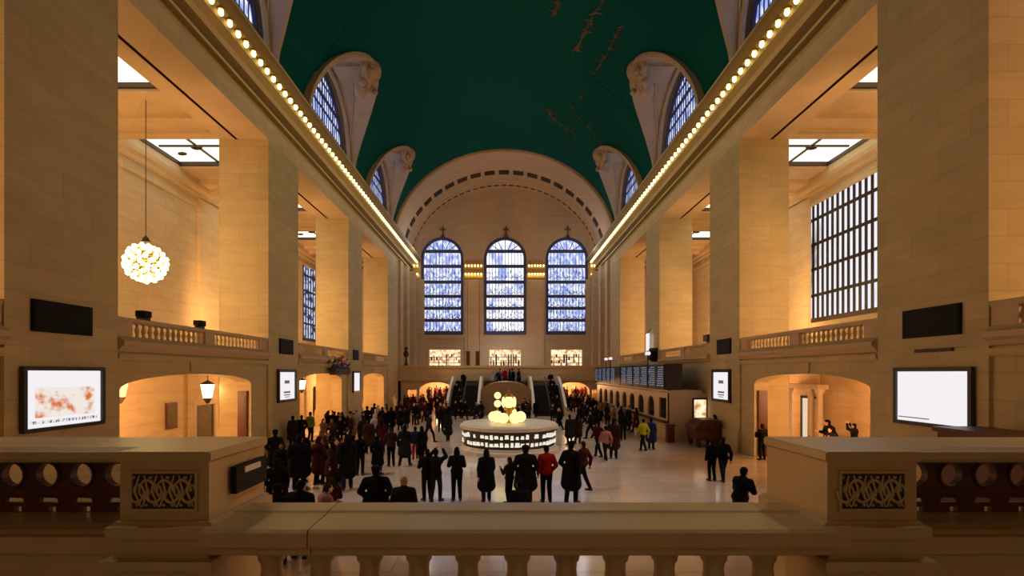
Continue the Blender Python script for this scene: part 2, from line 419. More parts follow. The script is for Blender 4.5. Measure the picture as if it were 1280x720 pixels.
for y, c in zip(ys, col): vs += [(x, y, z) for x, z in c]
mb.add(vs, [(i*n+j, i*n+j+1, (i+1)*n+j+1, (i+1)*n+j) for i in range(len(ys)-1) for j in range(n-1)])
ceiling = struct(mb, 'ceiling', M['green'], smooth=False)
for p in ceiling.data.polygons: p.use_smooth = True
f0 = max(ceiling.data.polygons, key=lambda p: p.area)
sg0 = 1 if f0.normal.dot(Vector((-f0.center.x/AV**2, 0, -(f0.center.z-HV)/BV**2))) > 0 else -1
ceiling.data.normals_split_custom_set_from_vertices([(sg0*Vector((-v.co.x/AV**2, 0, -(v.co.z-HV)/BV**2))).normalized() for v in ceiling.data.vertices])

# gilded constellation strokes painted on the vault (thin raised lines)
def on_vault(px, py_):
    u, w = (px-630)/640, (466-py_)/640      # ray (u,1,w) meets the vault
    lo, hi = 1.0, 200.0
    for _ in range(60):
        t = (lo+hi)/2
        if (u*t/AV)**2 + (max(0, (E+w*t-HV))/BV)**2 < 1: lo = t
        else: hi = t
    return Vector((u*t, t, E+w*t-.04))
rg = random.Random(3)
def sprig(points, spread, count, wid):
    mb = MB(); P3 = [on_vault(*p) for p in points]
    wid *= .7
    mb.tube(P3, [wid*.5]*len(P3), 4)
    for _ in range(count):
        i = rg.randrange(len(points)-1); f = rg.random()
        bx = points[i][0]+(points[i+1][0]-points[i][0])*f; by = points[i][1]+(points[i+1][1]-points[i][1])*f
        a = rg.uniform(0, 2*pi); l = rg.uniform(.4, 1)*spread
        q = [on_vault(bx+cos(a)*l*g, by+sin(a)*l*g) for g in (-.3, .35, 1)]
        mb.tube(q, [wid*rg.uniform(.4, 1.4), wid*rg.uniform(.5, 1.5), wid*.2], 4)
    mb.obj('gilded_star_figure', M['gilt'], ceiling)
sprig([(755, 0), (742, 18), (733, 35), (726, 52), (717, 63)], 11, 34, .085)
sprig([(778, 32), (768, 48), (757, 70), (742, 92)], 10, 24, .07)
sprig([(700, 0), (694, 10), (692, 18)], 12, 14, .07)
sprig([(712, 128), (722, 144), (734, 158), (748, 172), (751, 184)], 7, 16, .05)
sprig([(682, 134), (690, 146), (702, 156), (718, 166)], 12, 26, .05)
sprig([(729, 110), (726, 122)], 6, 7, .04)
sprig([(708, 176), (711, 192)], 6, 7, .04)

def arch_pts(c, r, zc, zb, n=24):
    return [(c-r, zb)] + [(c-r*cos(pi*i/n), zc+r*sin(pi*i/n)) for i in range(n+1)] + [(c+r, zb)]
wn = 3
for s in (-1, 1):
    for k, c in enumerate(CEN):
        t = thing('lunette_surround', f'{["rear","nearest","second","farthest"][k]} stone hood arching over a lunette window, {SIDE[s]} side of the vault', 'window hood', (0, c, 0))
        pts = arch_pts(0, RL, ZL, E+14.6); pto = arch_pts(0, RL+.32, ZL, E+14.6)
        mb = MB()
        loops = []
        for (y, z), (yo, zo) in zip(pts, pto):
            xv = vx(z)
            loops.append([(s*12.75, y, z), (s*(xv+(12.75-xv)*.55), y, z), (s*(xv-.45), y, z), (s*(xv-.5), (y+yo)/2, (z+zo)/2), (s*(xv-.45), yo, zo), (s*(vx(zo)+.3), yo, zo)])
        m_ = len(loops[0])
        mb.add([v for l in loops for v in l], [(i*m_+j, i*m_+j+1, (i+1)*m_+j+1, (i+1)*m_+j) for i in range(len(loops)-1) for j in range(m_-1)])
        mb.obj('hood_shell', M['hood'], t, smooth=True)
        # inner moulding and ribs
        mb = MB()
        mb.tube([(s*12.2, y*.97, ZL+(z-ZL)*.97 if z > ZL else z) for y, z in pts], .16, 6)
        for f in (.45,): mb.tube([(s*(vx(z)+(12.75-vx(z))*f), y*.99, z-.03) for y, z in pts if z > ZL], .07, 6)
        mb.obj('moulding', M['hood'], t, smooth=True)
        # carved cartouche hanging at the crown
        mb = MB(); r2 = random.Random(5)
        za = ZL+RL; xv = vx(za)
        mb.limb((s*(xv+.0), .25, za-.1), (s*(xv+.5), .3, za-1.05), .5, .28, 1.1)
        mb.box(s*(xv-.15), s*(xv+1.6), -.35, 1.0, za-.28, za-.05)
        for i in range(16):
            a = 2*pi*i/16
            mb.ball((s*(xv+.1+.25*cos(a*3)), .25+.62*cos(a), za-.5+.55*sin(a)), r2.uniform(.1, .2), 7, 5)
        for sg in (-1, 1):
            mb.tube([(s*(xv+.1), .25+sg*(.5+.35*sin(j*.9)), za-.1-.16*j) for j in range(7)], [.16, .2, .13, .2, .12, .16, .06], 6)
        mb.ball((s*(xv-.1), .3, za-.55), (.22, .24, .32), 8, 6)
        cv = Vector((s*xv, .25, za-.3))
        mb.v = [tuple(cv+(Vector(v)-cv)*1.5) for v in mb.v]
        mb.obj('cartouche', M['hood'], t, smooth=True)
        # the window itself
        wn += 1
        w = thing(f'window_{wn}', None, None, (s*12.75, c, 0)); w['kind'] = 'structure'
        rr = RL-.25
        gl = arch_pts(0, rr, ZL, E+14.6)
        MB().prism(gl, 0, s*.06, axis='x').obj('glass_pane', M['win'], w)
        mb = MB()
        mb.tube([(-s*.05, y, z) for y, z in arch_pts(0, rr-.05, ZL, E+14.6)], .17, 6)
        for j in range(-9, 10):
            yy = j*.44; top = ZL+sqrt(max(0, rr*rr-yy*yy))
            th = .09 if j in (-5, 0, 5) else .03
            mb.box(-.05-.0, .03, yy-th, yy+th, E+14.6, top) if s > 0 else mb.box(-.03, .05, yy-th, yy+th, E+14.6, top)
        for zz, th in ((E+16.3, .06), (E+17.4, .14), (E+18.5, .06), (E+19.4, .12), (E+20.3, .05)):
            hw = sqrt(max(0, rr*rr-max(0, zz-ZL)**2))
            mb.box(-.09, .09, -hw, hw, zz-th, zz+th)
        mb.obj('glazing_bars', M['iron'], w)

# cornice lamps ---------------------------------------------------------------------
lamp_mb = MB().lathe([(.07, .17), (.12, .13), (.13, .1)], n=10, mi=0)
lamp_mb.ball((0, 0, 0), (.105, .11, .15), 10, 7, mi=1)
lamp_me = lamp_mb.data('cornice_lamp', [M['brass'], M['bulb']], True)
for s in (-1, 1):
    y = 17.2
    while y < 66.8:
        o = place(lamp_me, 'cornice_lamp', None, (s*11.36, y, E+14.47))
        tag(o, f'globe lamp in the long row along the {SIDE[s]} cornice', 'lamp', f'globe lamps along the {SIDE[s]} cornice')
        y += .67

# ------------------------------------------------------------------ end of the hall
# stone barrel beyond the painted vault, with ribs and sunk grilles
mb = MB(); n = 48
def ell(a, b_, y): return [(a*cos(pi*i/n), y, HV+b_*sin(pi*i/n)) for i in range(n+1)]
def band(mb, secs, mi=0):
    vs = [v for (a, b_, y) in secs for v in ell(a, b_, y)]
    mb.add(vs, [(i*(n+1)+j, i*(n+1)+j+1, (i+1)*(n+1)+j+1, (i+1)*(n+1)+j) for i in range(len(secs)-1) for j in range(n)], mi)
band(mb, [(13.2, 11.3, 56.9), (12.25, 10.4, 56.9), (12.15, 10.28, 57.0), (12.15, 10.28, 57.35), (12.3, 10.42, 57.45), (12.3, 10.42, 57.9), (12.42, 10.52, 58.0), (12.42, 10.52, 58.5), (12.5, 10.6, 58.6),
          (12.5, 10.6, 66.2), (12.35, 10.46, 66.3), (12.35, 10.46, 66.8), (12.2, 10.3, 66.9), (12.2, 10.3, 67.5), (12.1, 10.2, 67.6), (12.1, 10.2, 68.0)])
arch = struct(mb, 'ceiling', M['hood'])
for i in range(1, 22):
    t = pi*i/22; a, b_ = 12.5, 10.6
    g = MB(); dt = pi/22*.36
    q = []
    for tt in (t-dt, t+dt):
        for yy in (62.9, 64.1): q.append(((a-.05)*cos(tt), yy, HV+(b_-.05)*sin(tt)))
    q2 = [(x*1.02, y, HV+(z-HV)*1.02) for x, y, z in q]
    g.add(q+q2, [(0,1,3,2),(4,6,7,5),(0,2,6,4),(1,5,7,3),(0,4,5,1),(2,3,7,6)])
    g.obj('vent_grille', M['bronze'], arch)
for i in range(1, 40):
    t = pi*i/40; g = MB(); dt = pi/40*.3; q = []
    for tt in (t-dt, t+dt):
        for yy in (66.9, 67.3): q.append((12.17*cos(tt), yy, HV+10.27*sin(tt)))
    q2 = [(x*1.015, y, HV+(z-HV)*1.015) for x, y, z in q]
    g.add(q+q2, [(0,1,3,2),(4,6,7,5),(0,2,6,4),(1,5,7,3),(0,4,5,1),(2,3,7,6)])
    g.obj('dentil', M['bronze'], arch)
# end wall in cells, each with an arched window hole, and shop openings below
XC = [-8.2, .15, 8.35]; WR = 2.72; WZ0, WZC = E+5.05, E+15.2
cuts = [-13.0, -4.0, 4.25, 13.0]
mb = MB()
for i, xc in enumerate(XC):
    h = arch_pts(xc, WR, WZC, WZ0)
    mb.pierced(cuts[i], cuts[i+1], E+4.2, E+25.2, h[::-1], YE, YE+.8)
    xa = xc+(.3 if i == 0 else .0)
    mb.pierced(cuts[i], cuts[i+1], E-1.3, E+4.2, [(xa-2.1, E+.6), (xa+2.1, E+.6), (xa+2.1, E+3.1), (xa-2.1, E+3.1)], YE, YE+.8)
    mb.box(cuts[i], cuts[i+1], YE, YE+.8, 0, E-1.3)
struct(mb, 'wall_far', M['ashlar'])
mb = MB()
for xc in XC:
    mb.box(xc-3.0, xc+3.0, YE-.18, YE, E+4.6, E+4.95)
    for sx in (-1, 1): mb.box(xc+sx*3.0, xc+sx*3.35, YE-.12, YE, E-1, E+12.4)
for x in (-4.05, 4.25, -11.3, 11.6): mb.box(x-.75, x+.75, YE-.1, YE, E-1, E+12.4)
struct(mb, 'trim_7', M['ashlar'])
for i, xc in enumerate(XC):
    w = thing(f'window_{i+1}', None, None, (xc, YE+.45, 0)); w['kind'] = 'structure'
    g = arch_pts(0, WR, WZC, WZ0)
    MB().prism(g, .05, .12, axis='y').obj('glass_pane', M['win2' if i == 1 else 'win'], w)
    mb = MB(); mb.tube([(x, -.3, z) for x, z in arch_pts(0, WR-.06, WZC, WZ0+.06)], .24, 6); mb.box(-WR, WR, -.4, 0, WZ0, WZ0+.5)
    mb.obj('window_frame', M['iron'], w)
    mb = MB()
    for zz in (E+7.0, E+8.6, E+10.2, E+12.1, E+14.2, E+16.2): mb.box(-WR, WR, -.25, 0, zz-.2, zz+.2)
    for j in range(-6, 7):
        xx = j*.42; top = WZC+sqrt(max(0, WR*WR-xx*xx)); th = .03
        mb.box(xx-th, xx+th, -.08, 0, WZ0, min(top, E+16.2) if j % 3 else top)
    for a in range(1, 8):
        t = pi*a/8; mb.tube([(1.2*cos(t)*.6, -.05, E+16.2), (WR*cos(t), -.05, WZC+WR*sin(t))], .05, 4)
    rr = random.Random(i)
    for zz in (E+6.0, E+7.7, E+9.3, E+11, E+13.1):      # the inner lattice seen behind the main bars
        mb.tube([(-2.7+5.4*q/14, -.03, zz-.35+.14*(-1)**q) for q in range(15)], .04, 4)
    mb.obj('glazing_bars', M['iron'], w)
    mb = MB()
    for zz in (E+6.0, E+7.8, E+9.4, E+11.1, E+13.1):
        for j in range(18):
            xx = -2.6+j*.3+rr.uniform(-.07, .07); z_ = zz+rr.choice([-.45, -.2, .1, .25]); mb.box(xx-.05, xx+.05, -.04, .0, z_, z_+rr.uniform(.15, .4))
    mb.obj('inner_lattice', M['lattice'], w)
    f = thing('gilded_finial', f'small gilded cross finial above the {["left","centre","right"][i]} end window', 'ornament', (xc+.1, YE-.12, WZC+WR+.05))
    MB().lathe([(.35, 0), (.3, .15), (.12, .25), (.1, .5)], n=8).obj('base', M['gilt'], f)
    MB().box(-.07, .07, -.06, .06, .4, 1.5).box(-.42, .42, -.06, .06, .95, 1.1).ball((0, 0, 1.1), .2, 8, 5).obj('cross', M['gilt'], f)
    # shop display behind the wall
    xa = xc+(.3 if i == 0 else .0)
    d = thing('shop_display', f'warm lit shop display below the {["left","centre","right"][i]} end window', 'shop display', (xa, YE+1.6, E+.6))
    MB().box(-2.5, 2.5, .2, .3, -.3, 2.8).obj('backlight', M['shop'], d)
    mb = MB()
    for zz in (.7, 1.5): mb.box(-2.4, 2.4, -.3, .1, zz, zz+.06)
    mb.obj('shelf', M['wood'], d)
    mb = MB(); r3 = random.Random(20+i)
    for j in range(12): mb.box(-2+j*.34, -2+j*.34+r3.uniform(.1, .22), -.2, 0, r3.choice([.76, 0, 1.56]), r3.choice([1.1, .3, 1.9]))
    mb.obj('goods', M['bronze'], d)
# gilded cornice between the end windows
for nm, (x0, x1) in zip(('trim_8', 'trim_9', 'trim_10', 'trim_11'), ((-5.25, -2.8), (3.1, 5.4), (-12.0, -11.2), (11.35, 12.1))):
    mb = MB()
    for z0, z1, d in ((12.5, 12.7, .25), (12.7, 13.2, .12), (13.2, 13.4, .45), (13.75, 13.95, .5), (13.4, 13.75, .3), (14.3, 14.5, .6)): mb.box(x0, x1, YE-d, YE, E+z0, E+z1)
    k_ = int((x1-x0)/.42)
    for j in range(k_+1):
        xx = x0+.2+j*(x1-x0-.4)/max(1, k_)
        mb.ball((xx, YE-.35, E+14.65), (.14, .12, .22), 7, 5); mb.ball((xx, YE-.3, E+14.1), .12, 7, 5)
    struct(mb, nm, M['gold'])
    for zz in (E+13.0, E+14.1):
        for j in range(k_+1):
            o = place(lamp_me, 'cornice_lamp', None, (x0+.2+j*(x1-x0-.4)/max(1, k_), YE-.62, zz))
            tag(o, 'globe lamp on the gilded cornice of the end wall between the windows', 'lamp', 'globe lamps on the end wall cornice')

# far balcony, its arches and the staircase ---------------------------------------------
YB = 60.0
mb = MB()
def arch_hole(x0, x1, z): 
    c = (x0+x1)/2; h = (x1-x0)/2
    return ([(x0, .02), (x1, .02)] + [(c+h*cos(pi*i/16), z-.9+.9*sin(pi*i/16)) for i in range(17)])
rect = lambda a, b_: [(a, .02), (b_, .02), (b_, 2.2), (a, 2.2)]
mb.pierced(-12.4, -10.05, 0, E-.9, rect(-11.3, -10.2), YB, YB+.8)
mb.pierced(-10.05, -5.8, 0, E-.9, arch_hole(-9.9, -6.0, E-1.1), YB, YB+.8)
mb.pierced(6.0, 10.15, 0, E-.9, arch_hole(6.2, 10.0, E-1.1), YB, YB+.8)
mb.pierced(10.15, 12.4, 0, E-.9, rect(10.3, 11.4), YB, YB+.8)
mb.box(-5.8, 6.0, YB, YB+.8, 0, E-.9)
mb.box(-12.4, 12.4, YB, YE, E-1.0, E-.9)
struct(mb, 'wall_far', M['ashlar'])
struct(MB().box(-10.6, -6, 62.2, 66.5, 0, .35).box(-10.6, -6, 63.2, 66.5, .35, .7).box(6.2, 10.6, 62.2, 66.5, 0, .35).box(6.2, 10.6, 63.2, 66.5, .35, .7), 'floor', M['wallstone'])
mb = MB()
mb.box(-12.4, 12.4, YB-.35, YB+.5, E-.95, E-.6).box(-12.4, 12.4, YB-.2, YB+.5, E-.6, E-.3).box(-12.4, 12.4, YB-.1, YB+.4, E-.3, E+.6).box(-12.4, 12.4, YB-.3, YB+.55, E+.6, E+.85)
for i in range(24): mb.box(-12+i*1.03, -12+i*1.03+.7, YB-.16, YB-.1, E-.2, E+.5)
struct(mb, 'trim_12', M['stone'])
st = thing('grand_staircase', 'marble double staircase with dark flights below the far balcony', 'staircase', (.2, 56, 0))
ZT = E-1.35
for sg in (-1, 1):
    mb = MB(); n = 18
    for i in range(n):
        z = ZT*(i+1)/n; y0 = -6.5+6.0*i/n; mb.box(sg*2.75, sg*5.75, y0, 3.9, 0 if i == 0 else ZT*i/n, z)
    mb.obj('steps', M['stairdark'], st)
    for xx0, xx1 in ((2.55, 2.8), (5.6, 5.85)):
        q = []
        for i in range(13):
            f = i/12; y = -7+6.5*f; q.append((y, ZT*f*1.0 + .95 + .25*sin(pi*f)))
        prof = [(q[0][0], 0)] + q + [(3.9, ZT+.95), (3.9, 0)]
        MB().prism(prof, sg*(xx0-.0), sg*xx1, axis='x').obj('side_wall', M['marble'], st)
    MB().tube([(sg*4.25, -6.5+6.2*f/8, ZT*f/8+.95) for f in range(9)], .06, 6).box(sg*4.2, sg*4.3, -6.5, -6.4, 0, .95).obj('handrail', M['bronze'], st)
prof = [(-2.55, 0), (-2.55, ZT-.6)] + [(2.55*-cos(pi*i/12), ZT-.6+1.05*sin(pi*i/12)) for i in range(13)] + [(2.55, ZT-.6), (2.55, 0)]
MB().prism(prof, -4.6, 3.9).obj('stair_drum', M['brownstone'], st, smooth=True)
MB().box(-2.3, 2.3, -4.66, -4.6, .25, 1.9).obj('drum_panel', M['brownstone'], st)

# screens, black panels -------------------------------------------------------------
def screen(s, y0, y1, h0, h1, label, mat, kind):
    x = s*(W-.02); t = thing('poster_screen', label, 'screen', (x, (y0+y1)/2, E+(h0+h1)/2), 0)
    hy, hz = (y1-y0)/2, (h1-h0)/2; f = .11 if kind == 'wide' else .16
    mb = MB()
    for a0, a1, b0, b1 in ((-hy, hy, hz-f, hz), (-hy, hy, -hz, -hz+f), (-hy, -hy+f, -hz+f, hz-f), (hy-f, hy, -hz+f, hz-f)): mb.box(-s*.12, 0, a0, a1, b0, b1)
    mb.box(0, -s*.03, -hy+f, hy-f, -hz+f, hz-f)
    mb.obj('bezel', M['frame'], t, bevel=.01)
    MB().box(-s*.03, -s*.05, -hy+f, hy-f, -hz+f, hz-f).obj('display', mat, t)
    return t
t = screen(-1, 13.08, 15.75, -1.57, .17, 'large lit poster screen with pinkish artwork on the nearest left pier', M['screen'], 'wide')
MB().box(.05, .056, -.95, 1.0, -.5, .3).obj('artwork', M['scrpink'], t)
MB().box(.05, .056, -1.1, 1.1, -.66, -.58).obj('caption_line', M['scrgrey'], t)
t = screen(1, 13.45, 16.15, -1.57, .16, 'large blank white screen on the nearest right pier', M['screen'], 'wide')
MB().prism([(-1.2, -.62), (-.1, -.72), (-.1, -.69), (-1.2, -.585)], -.058, -.05, axis='x').obj('caption_line', M['scrdark'], t) if False else MB().box(-.058, -.05, .05, 1.2, -.66, -.63).obj('caption_line', M['scrdark'], t)
def poster_marks(t, s):
    mb = MB()
    for z0, z1, w in ((.12, .3, .32), (-.42, -.32, .42), (-.55, -.49, .42), (-.66, -.62, .3)): mb.box(-s*.058, -s*.05, -w, w, z0, z1)
    mb.obj('poster_print', M['scrdark'], t)
for s, k in ((-1, 0), (1, 0)):
    t = screen(s, 27.9, 30.3, -1.66, .2, f'tall white poster screen on the second {SIDE[s]} pier', M['screen'], 'tall'); poster_marks(t, s)
t = screen(-1, 41.8, 43.9, -1.66, .15, 'small tall white poster screen on the third left pier', M['screen'], 'tall')
for s, y0, y1, h0, h1, w in ((-1, 13.4, 15.35, 1.1, 1.95, 'nearest'), (1, 13.85, 15.85, 1.05, 1.9, 'nearest'), (-1, 28.2, 30.0, 1.05, 1.9, 'second'), (1, 27.9, 29.7, 1.05, 1.9, 'second'), (-1, 42.0, 43.5, 1.05, 1.9, 'third')):
    o = MB().box(-s*.06, 0, -(y1-y0)/2, (y1-y0)/2, 0, h1-h0).box(-s*.075, -s*.06, -(y1-y0)/2+.05, (y1-y0)/2-.05, .05, h1-h0-.05).obj('flat_loudspeaker', M['black'], None, loc=(s*(W-.01), (y0+y1)/2, E+h0))
    tag(o, f'flat black loudspeaker panel set on the {w} {SIDE[s]} pier above the screen', 'panel')
o = MB().box(-.05, 0, -.65, .65, 0, .1).box(-.065, -.05, -.6, .6, .03, .07).obj('vent_slot', M['bronze'], None, loc=(W-.01, 14.75, E+.6))
tag(o, 'narrow horizontal vent slot on the nearest right pier below the black panel', 'vent')

# side gallery windows ----------------------------------------------------------------
def side_window(s, a, b_, name, mat, nv):
    w = thing(name, None, None, (s*21.1, (a+b_)/2, E+3.4)); w['kind'] = 'structure'; hy = (b_-a)/2
    MB().box(s*.25, s*.3, -hy, hy, 0, 8.9).obj('glass_pane', mat, w)
    mb = MB()
    for q0, q1, r0, r1 in ((-hy, hy, 0, .3), (-hy, hy, 8.6, 8.9), (-hy, -hy+.3, 0, 8.9), (hy-.3, hy, 0, 8.9)): mb.box(-s*.12, s*.25, q0, q1, r0, r1)
    for i in range(1, nv):
        yy = -hy+.2+(2*hy-.4)*i/nv; mb.box(s*.19, s*.25, yy-.095, yy+.095, 0, 8.9)
    for zz in (1.9, 3.7, 5.4, 7.1): mb.box(s*.18, s*.25, -hy, hy, zz-.1, zz+.1)
    mb.obj('glazing_bars', M['bronze'] if s > 0 else M['iron'], w)
side_window(1, 28.4, 36.0, 'window_20', M['winside'], 14)
side_window(-1, 53.4, 61.0, 'window_21', M['winstrip'], 10)

# ------------------------------------------------------------------ chandeliers
cb_me = MB().ball((0, 0, 0), .115, 7, 5).data('bulb', [M['crystal']])
CH = [(-1, 17, 24.3, 'glowing globe chandelier of many bulbs in the nearest left gallery'), (-1, 17, 38.2, 'globe chandelier in the second left gallery behind the pier'),
      (1, 17, 19.6, 'globe chandelier in the nearest right gallery behind the pier'), (1, 17, 34, 'globe chandelier in the second right gallery behind the pier')]
for s, x, y, lab in CH:
    t = thing('chandelier', lab, 'chandelier', (s*x, y, E+5.2))
    mb = MB()
    for a in range(6): mb.tube([(.78*cos(pi*a/6)*cos(2*pi*q/20), .78*sin(pi*a/6)*cos(2*pi*q/20), .78*sin(2*pi*q/20)) for q in range(20)], .025, 4, closed=True)
    for z in (-.5, 0, .5): mb.tube([(sqrt(.61-z*z)*cos(2*pi*q/24), sqrt(.61-z*z)*sin(2*pi*q/24), z) for q in range(24)], .03, 4, closed=True)
    mb.obj('globe_frame', M['brass'], t)
    MB().tube([(0, 0, .75), (0, 0, 7.85)], .018, 5).lathe([(.02, .9), (.2, 1.0), (.12, 1.2), (.03, 1.3)], n=8).obj('chain', M['bronze'], t)
    g = pi*(3-sqrt(5))
    for i in range(84):
        z = 1-2*(i+.5)/84; r = sqrt(1-z*z); rad = .82+.06*((i*7) % 5)/5
        place(cb_me, 'bulb', t, (rad*r*cos(g*i), rad*r*sin(g*i), rad*z))

# ------------------------------------------------------------------ clock kiosk
KX, KY, KR = .27, 28.0, 2.5
t = thing('information_kiosk', 'round marble information booth with leaflets and a brass clock, centre of the concourse', 'information booth', (KX, KY, 0))
MB().lathe([(KR+.22, 0), (KR+.22, .16), (KR+.12, .2), (KR+.08, .32), (KR, .34)], n=24).obj('base_step', M['marble'], t)
MB().lathe([(KR, .3), (KR, 1.22)], n=24).obj('glazed_wall', M['bronze'], t)
MB().lathe([(KR, 1.2), (KR+.18, 1.24), (KR+.18, 1.4), (KR+.05, 1.5), (KR-.5, 1.52), (KR-.5, 1.5), (.1, 1.5)], n=24).obj('counter_top', M['marble'], t)
MB().lathe([(.5, 1.5), (.5, 1.62), (.22, 1.75), (.16, 2.1), (.3, 2.2), (.3, 2.26)], n=12).obj('clock_column', M['brass'], t)
mb = MB().box(-.3, .3, -.3, .3, 2.26, 2.3).lathe([(.3, 2.9), (.2, 3.02), (.08, 3.08), (.08, 3.15), (.02, 3.3)], n=8)
for a in range(4): mb.tube([(.3*cos(pi/4+a*pi/2), .3*sin(pi/4+a*pi/2), 2.28), (.3*cos(pi/4+a*pi/2), .3*sin(pi/4+a*pi/2), 2.92)], .04, 6)
mb.obj('clock_case', M['brass'], t)
for a in range(4):
    f = MB(); d = (cos(a*pi/2), sin(a*pi/2))
    f.ball((d[0]*.3, d[1]*.3, 2.6), (.3 if d[0] == 0 or abs(d[1]) > .5 else .1, .3 if abs(d[0]) > .5 else .1, .3), 16, 10)
    o = f.obj('clock_face', M['opal'], t, smooth=True)
    h = MB(); px_ = (-d[1], d[0]); cx_, cy_ = d[0]*.41, d[1]*.41
    h.tube([(cx_, cy_, 2.6), (cx_+px_[0]*.12, cy_+px_[1]*.12, 2.68)], .012, 4).tube([(cx_, cy_, 2.6), (cx_-px_[0]*.03, cy_-px_[1]*.03, 2.8)], .01, 4)
    h.obj('clock_hand', M['bronze'], o)
for j, (dx, dy, z, r) in enumerate([(-.65, -.6, 1.85, .32), (-.85, .1, 1.8, .28), (-.3, -1.0, 1.8, .28), (.3, -.9, 1.8, .3), (.62, -.4, 1.83, .3), (-.62, .2, 2.5, .2), (-.62, .2, 2.95, .19), (.2, .9, 1.95, .26)]):
    l = MB().lathe([(.1, 1.5), (.06, 1.56), (.05, z-r*.8)], c=(dx, dy, 0), n=8).obj('lamp_stem', M['brass'], t)
    MB().ball((dx, dy, z), r, 14, 9).obj('lamp_shade', M['opal'], l, smooth=True)
lf = MB().box(-.085, .085, -.02, .0, 0, .2).box(-.1, .1, 0, .02, -.02, .08).data('leaflet', [M['leaflet']])
rl = random.Random(11)
for i in range(30):
    a = -pi+(i+.5)*pi/30
    for zz in (.5, .86):
        if rl.random() < .12: continue
        o = place(lf, 'leaflet', None, (KX+(KR+.03)*cos(a), KY+(KR+.03)*sin(a), zz+rl.uniform(-.02, .04)), a+pi/2, (rl.uniform(.7, 1.3), 1, rl.uniform(.7, 1.1)))
        tag(o, 'small bright leaflet in the racks on the front of the round information booth', 'leaflet', 'leaflets on the information booth')

# ------------------------------------------------------------------ ticket hall on the right
TX = 10.2; T0, T1 = 31.6, 56.0
t = thing('ticket_counter', 'long pale marble row of arched ticket windows along the right side', 'ticket counter', (TX, T0, 0))
L_ = T1-T0
for k in range(9):
    c = 1.35+2.62*k; w0 = c-1.31 if k else 0; w1 = c+1.31 if k < 8 else L_
    mb = MB()
    if k == 0: hole = [(c-.75, 1.3), (c+.75, 1.3), (c+.75, 2.6), (c-.75, 2.6)]
    else: hole = [(c-.8, 1.25), (c+.8, 1.25)] + [(c+.8*cos(pi*i/10), 2.05+.55*sin(pi*i/10)) for i in range(11)]
    mb.pierced(w0, w1, 1.05, 2.95, hole, 0, .12, axis='x')
    o = mb.obj('ticket_window', M['tkt'], t)
    MB().box(.12, .16, c-1.0, c+1.0, 1.2, 2.7).obj('dark_glass', M['black'], o)
    MB().box(.07, .11, c-.02, c+.02, 1.3, 2.55).box(.07, .11, c-.78, c+.78, 1.75, 1.78).obj('grille', M['bronze'], o)
MB().box(0, 2.0, 0, L_, 0, 1.05).box(.36, 2.0, 0, L_, 1.05, 2.95).box(0, 2.28, -.02, .3, 0, 2.95).obj('body', M['tkt'], t)
MB().box(-.35, .05, 0, L_, 1.08, 1.18).obj('shelf', M['bronze'], t)
MB().prism([(-.1, 2.95), (-.2, 3.05), (-.2, 3.12), (2.05, 3.12), (2.05, 2.95)], -.05, L_).obj('cornice_cap', M['tkt'], t)
bt = [ (31.7, 35.3), (35.4, 39.4), (39.5, 43.6), (43.7, 47.8), (47.9, 51.9), (52.0, 56.0)]
for k, (a, b_) in enumerate(bt):
    t = thing('departure_board', f'{["nearest","second","third","fourth","fifth","farthest"][k]} black departure board in the row on top of the ticket windows', 'departure board', (9.95, a, 3.14))
    l = b_-a
    MB().box(0, 1.1, 0, l, 0, 1.62).obj('housing', M['bronze'] if k == 0 else M['board'], t, bevel=.02)
    MB().box(-.03, 0, .06, l-.06, .06, 1.56).obj('display_face', M['board'], t)
    mb = MB(); r4 = random.Random(k+40)
    for c_ in range(2):
        x0 = .25+c_*l/2
        if r4.random() < .25 and k: continue
        for rw in range(9):
            zz = 1.38-rw*.145; q = x0
            while q < x0+l/2-.75:
                ww = r4.uniform(.12, .5); mb.box(-.036, -.03, q, q+ww, zz, zz+.075); q += ww+.1
    mb.obj('lettering', M['text'], t)
for i, xx in enumerate((-4.75, -3.5)):
    t = thing('dark_pillar_sign', f'{["left","right"][i]} of two narrow dark panels between the first two shop displays', 'panel', (xx, YE-.14, E+.85))
    MB().box(-.22, .22, -.06, 0, 0, 1.9).obj('panel_board', M['wood'], t); MB().box(-.26, .26, -.08, 0, 1.9, 2.0).box(-.26, .26, -.08, 0, -.1, 0).obj('frame', M['bronze'], t)
t = thing('lamp_standard', 'dark bronze lamp standard on the far end of the left gallery ledge', 'lamp', (-11.5, 60.2, E+.85))
MB().lathe([(.3, 0), (.2, .2), (.1, .4), (.08, 1.0), (.3, 1.15), (.32, 1.5), (.1, 1.8)], n=10).obj('standard', M['bronze'], t); MB().ball((0, 0, 2.0), .22, 10, 7).obj('globe', M['rail_shade'], t)
for k, yy in enumerate((37.4, 50.5, 52.7)):
    t = thing('globe_lamp_post', f'{["nearest","middle","farthest"][k]} dark lamp post standing on top of the departure boards', 'lamp', (10.5, yy, 4.76))
    MB().lathe([(.12, 0), (.06, .1), (.05, 1.0), (.1, 1.05)], n=8).obj('post', M['bronze'], t)
    for j in (-1, 1): MB().ball((0, j*.25, .85), .14, 8, 6).obj('globe', M['screen'], t)
    MB().tube([(0, -.25, .7), (0, 0, .6), (0, .25, .7)], .03, 5).obj('arm', M['bronze'], t)
o = thing('hanging_sign', 'small white vertical sign above the departure boards beside the third right pier', 'sign', (12.1, 43.0, 6.0))
MB().box(-.06, .0, -.45, .45, 0, 1.5).obj('sign_panel', M['screen'], o)
MB().tube([(-.03, 0, 1.5), (.25, 0, 1.9)], .03, 5).obj('bracket', M['bronze'], o)
o = thing('loudspeaker', 'black loudspeaker on the third right pier below the white sign', 'loudspeaker', (12.2, 41.6, 5.1))
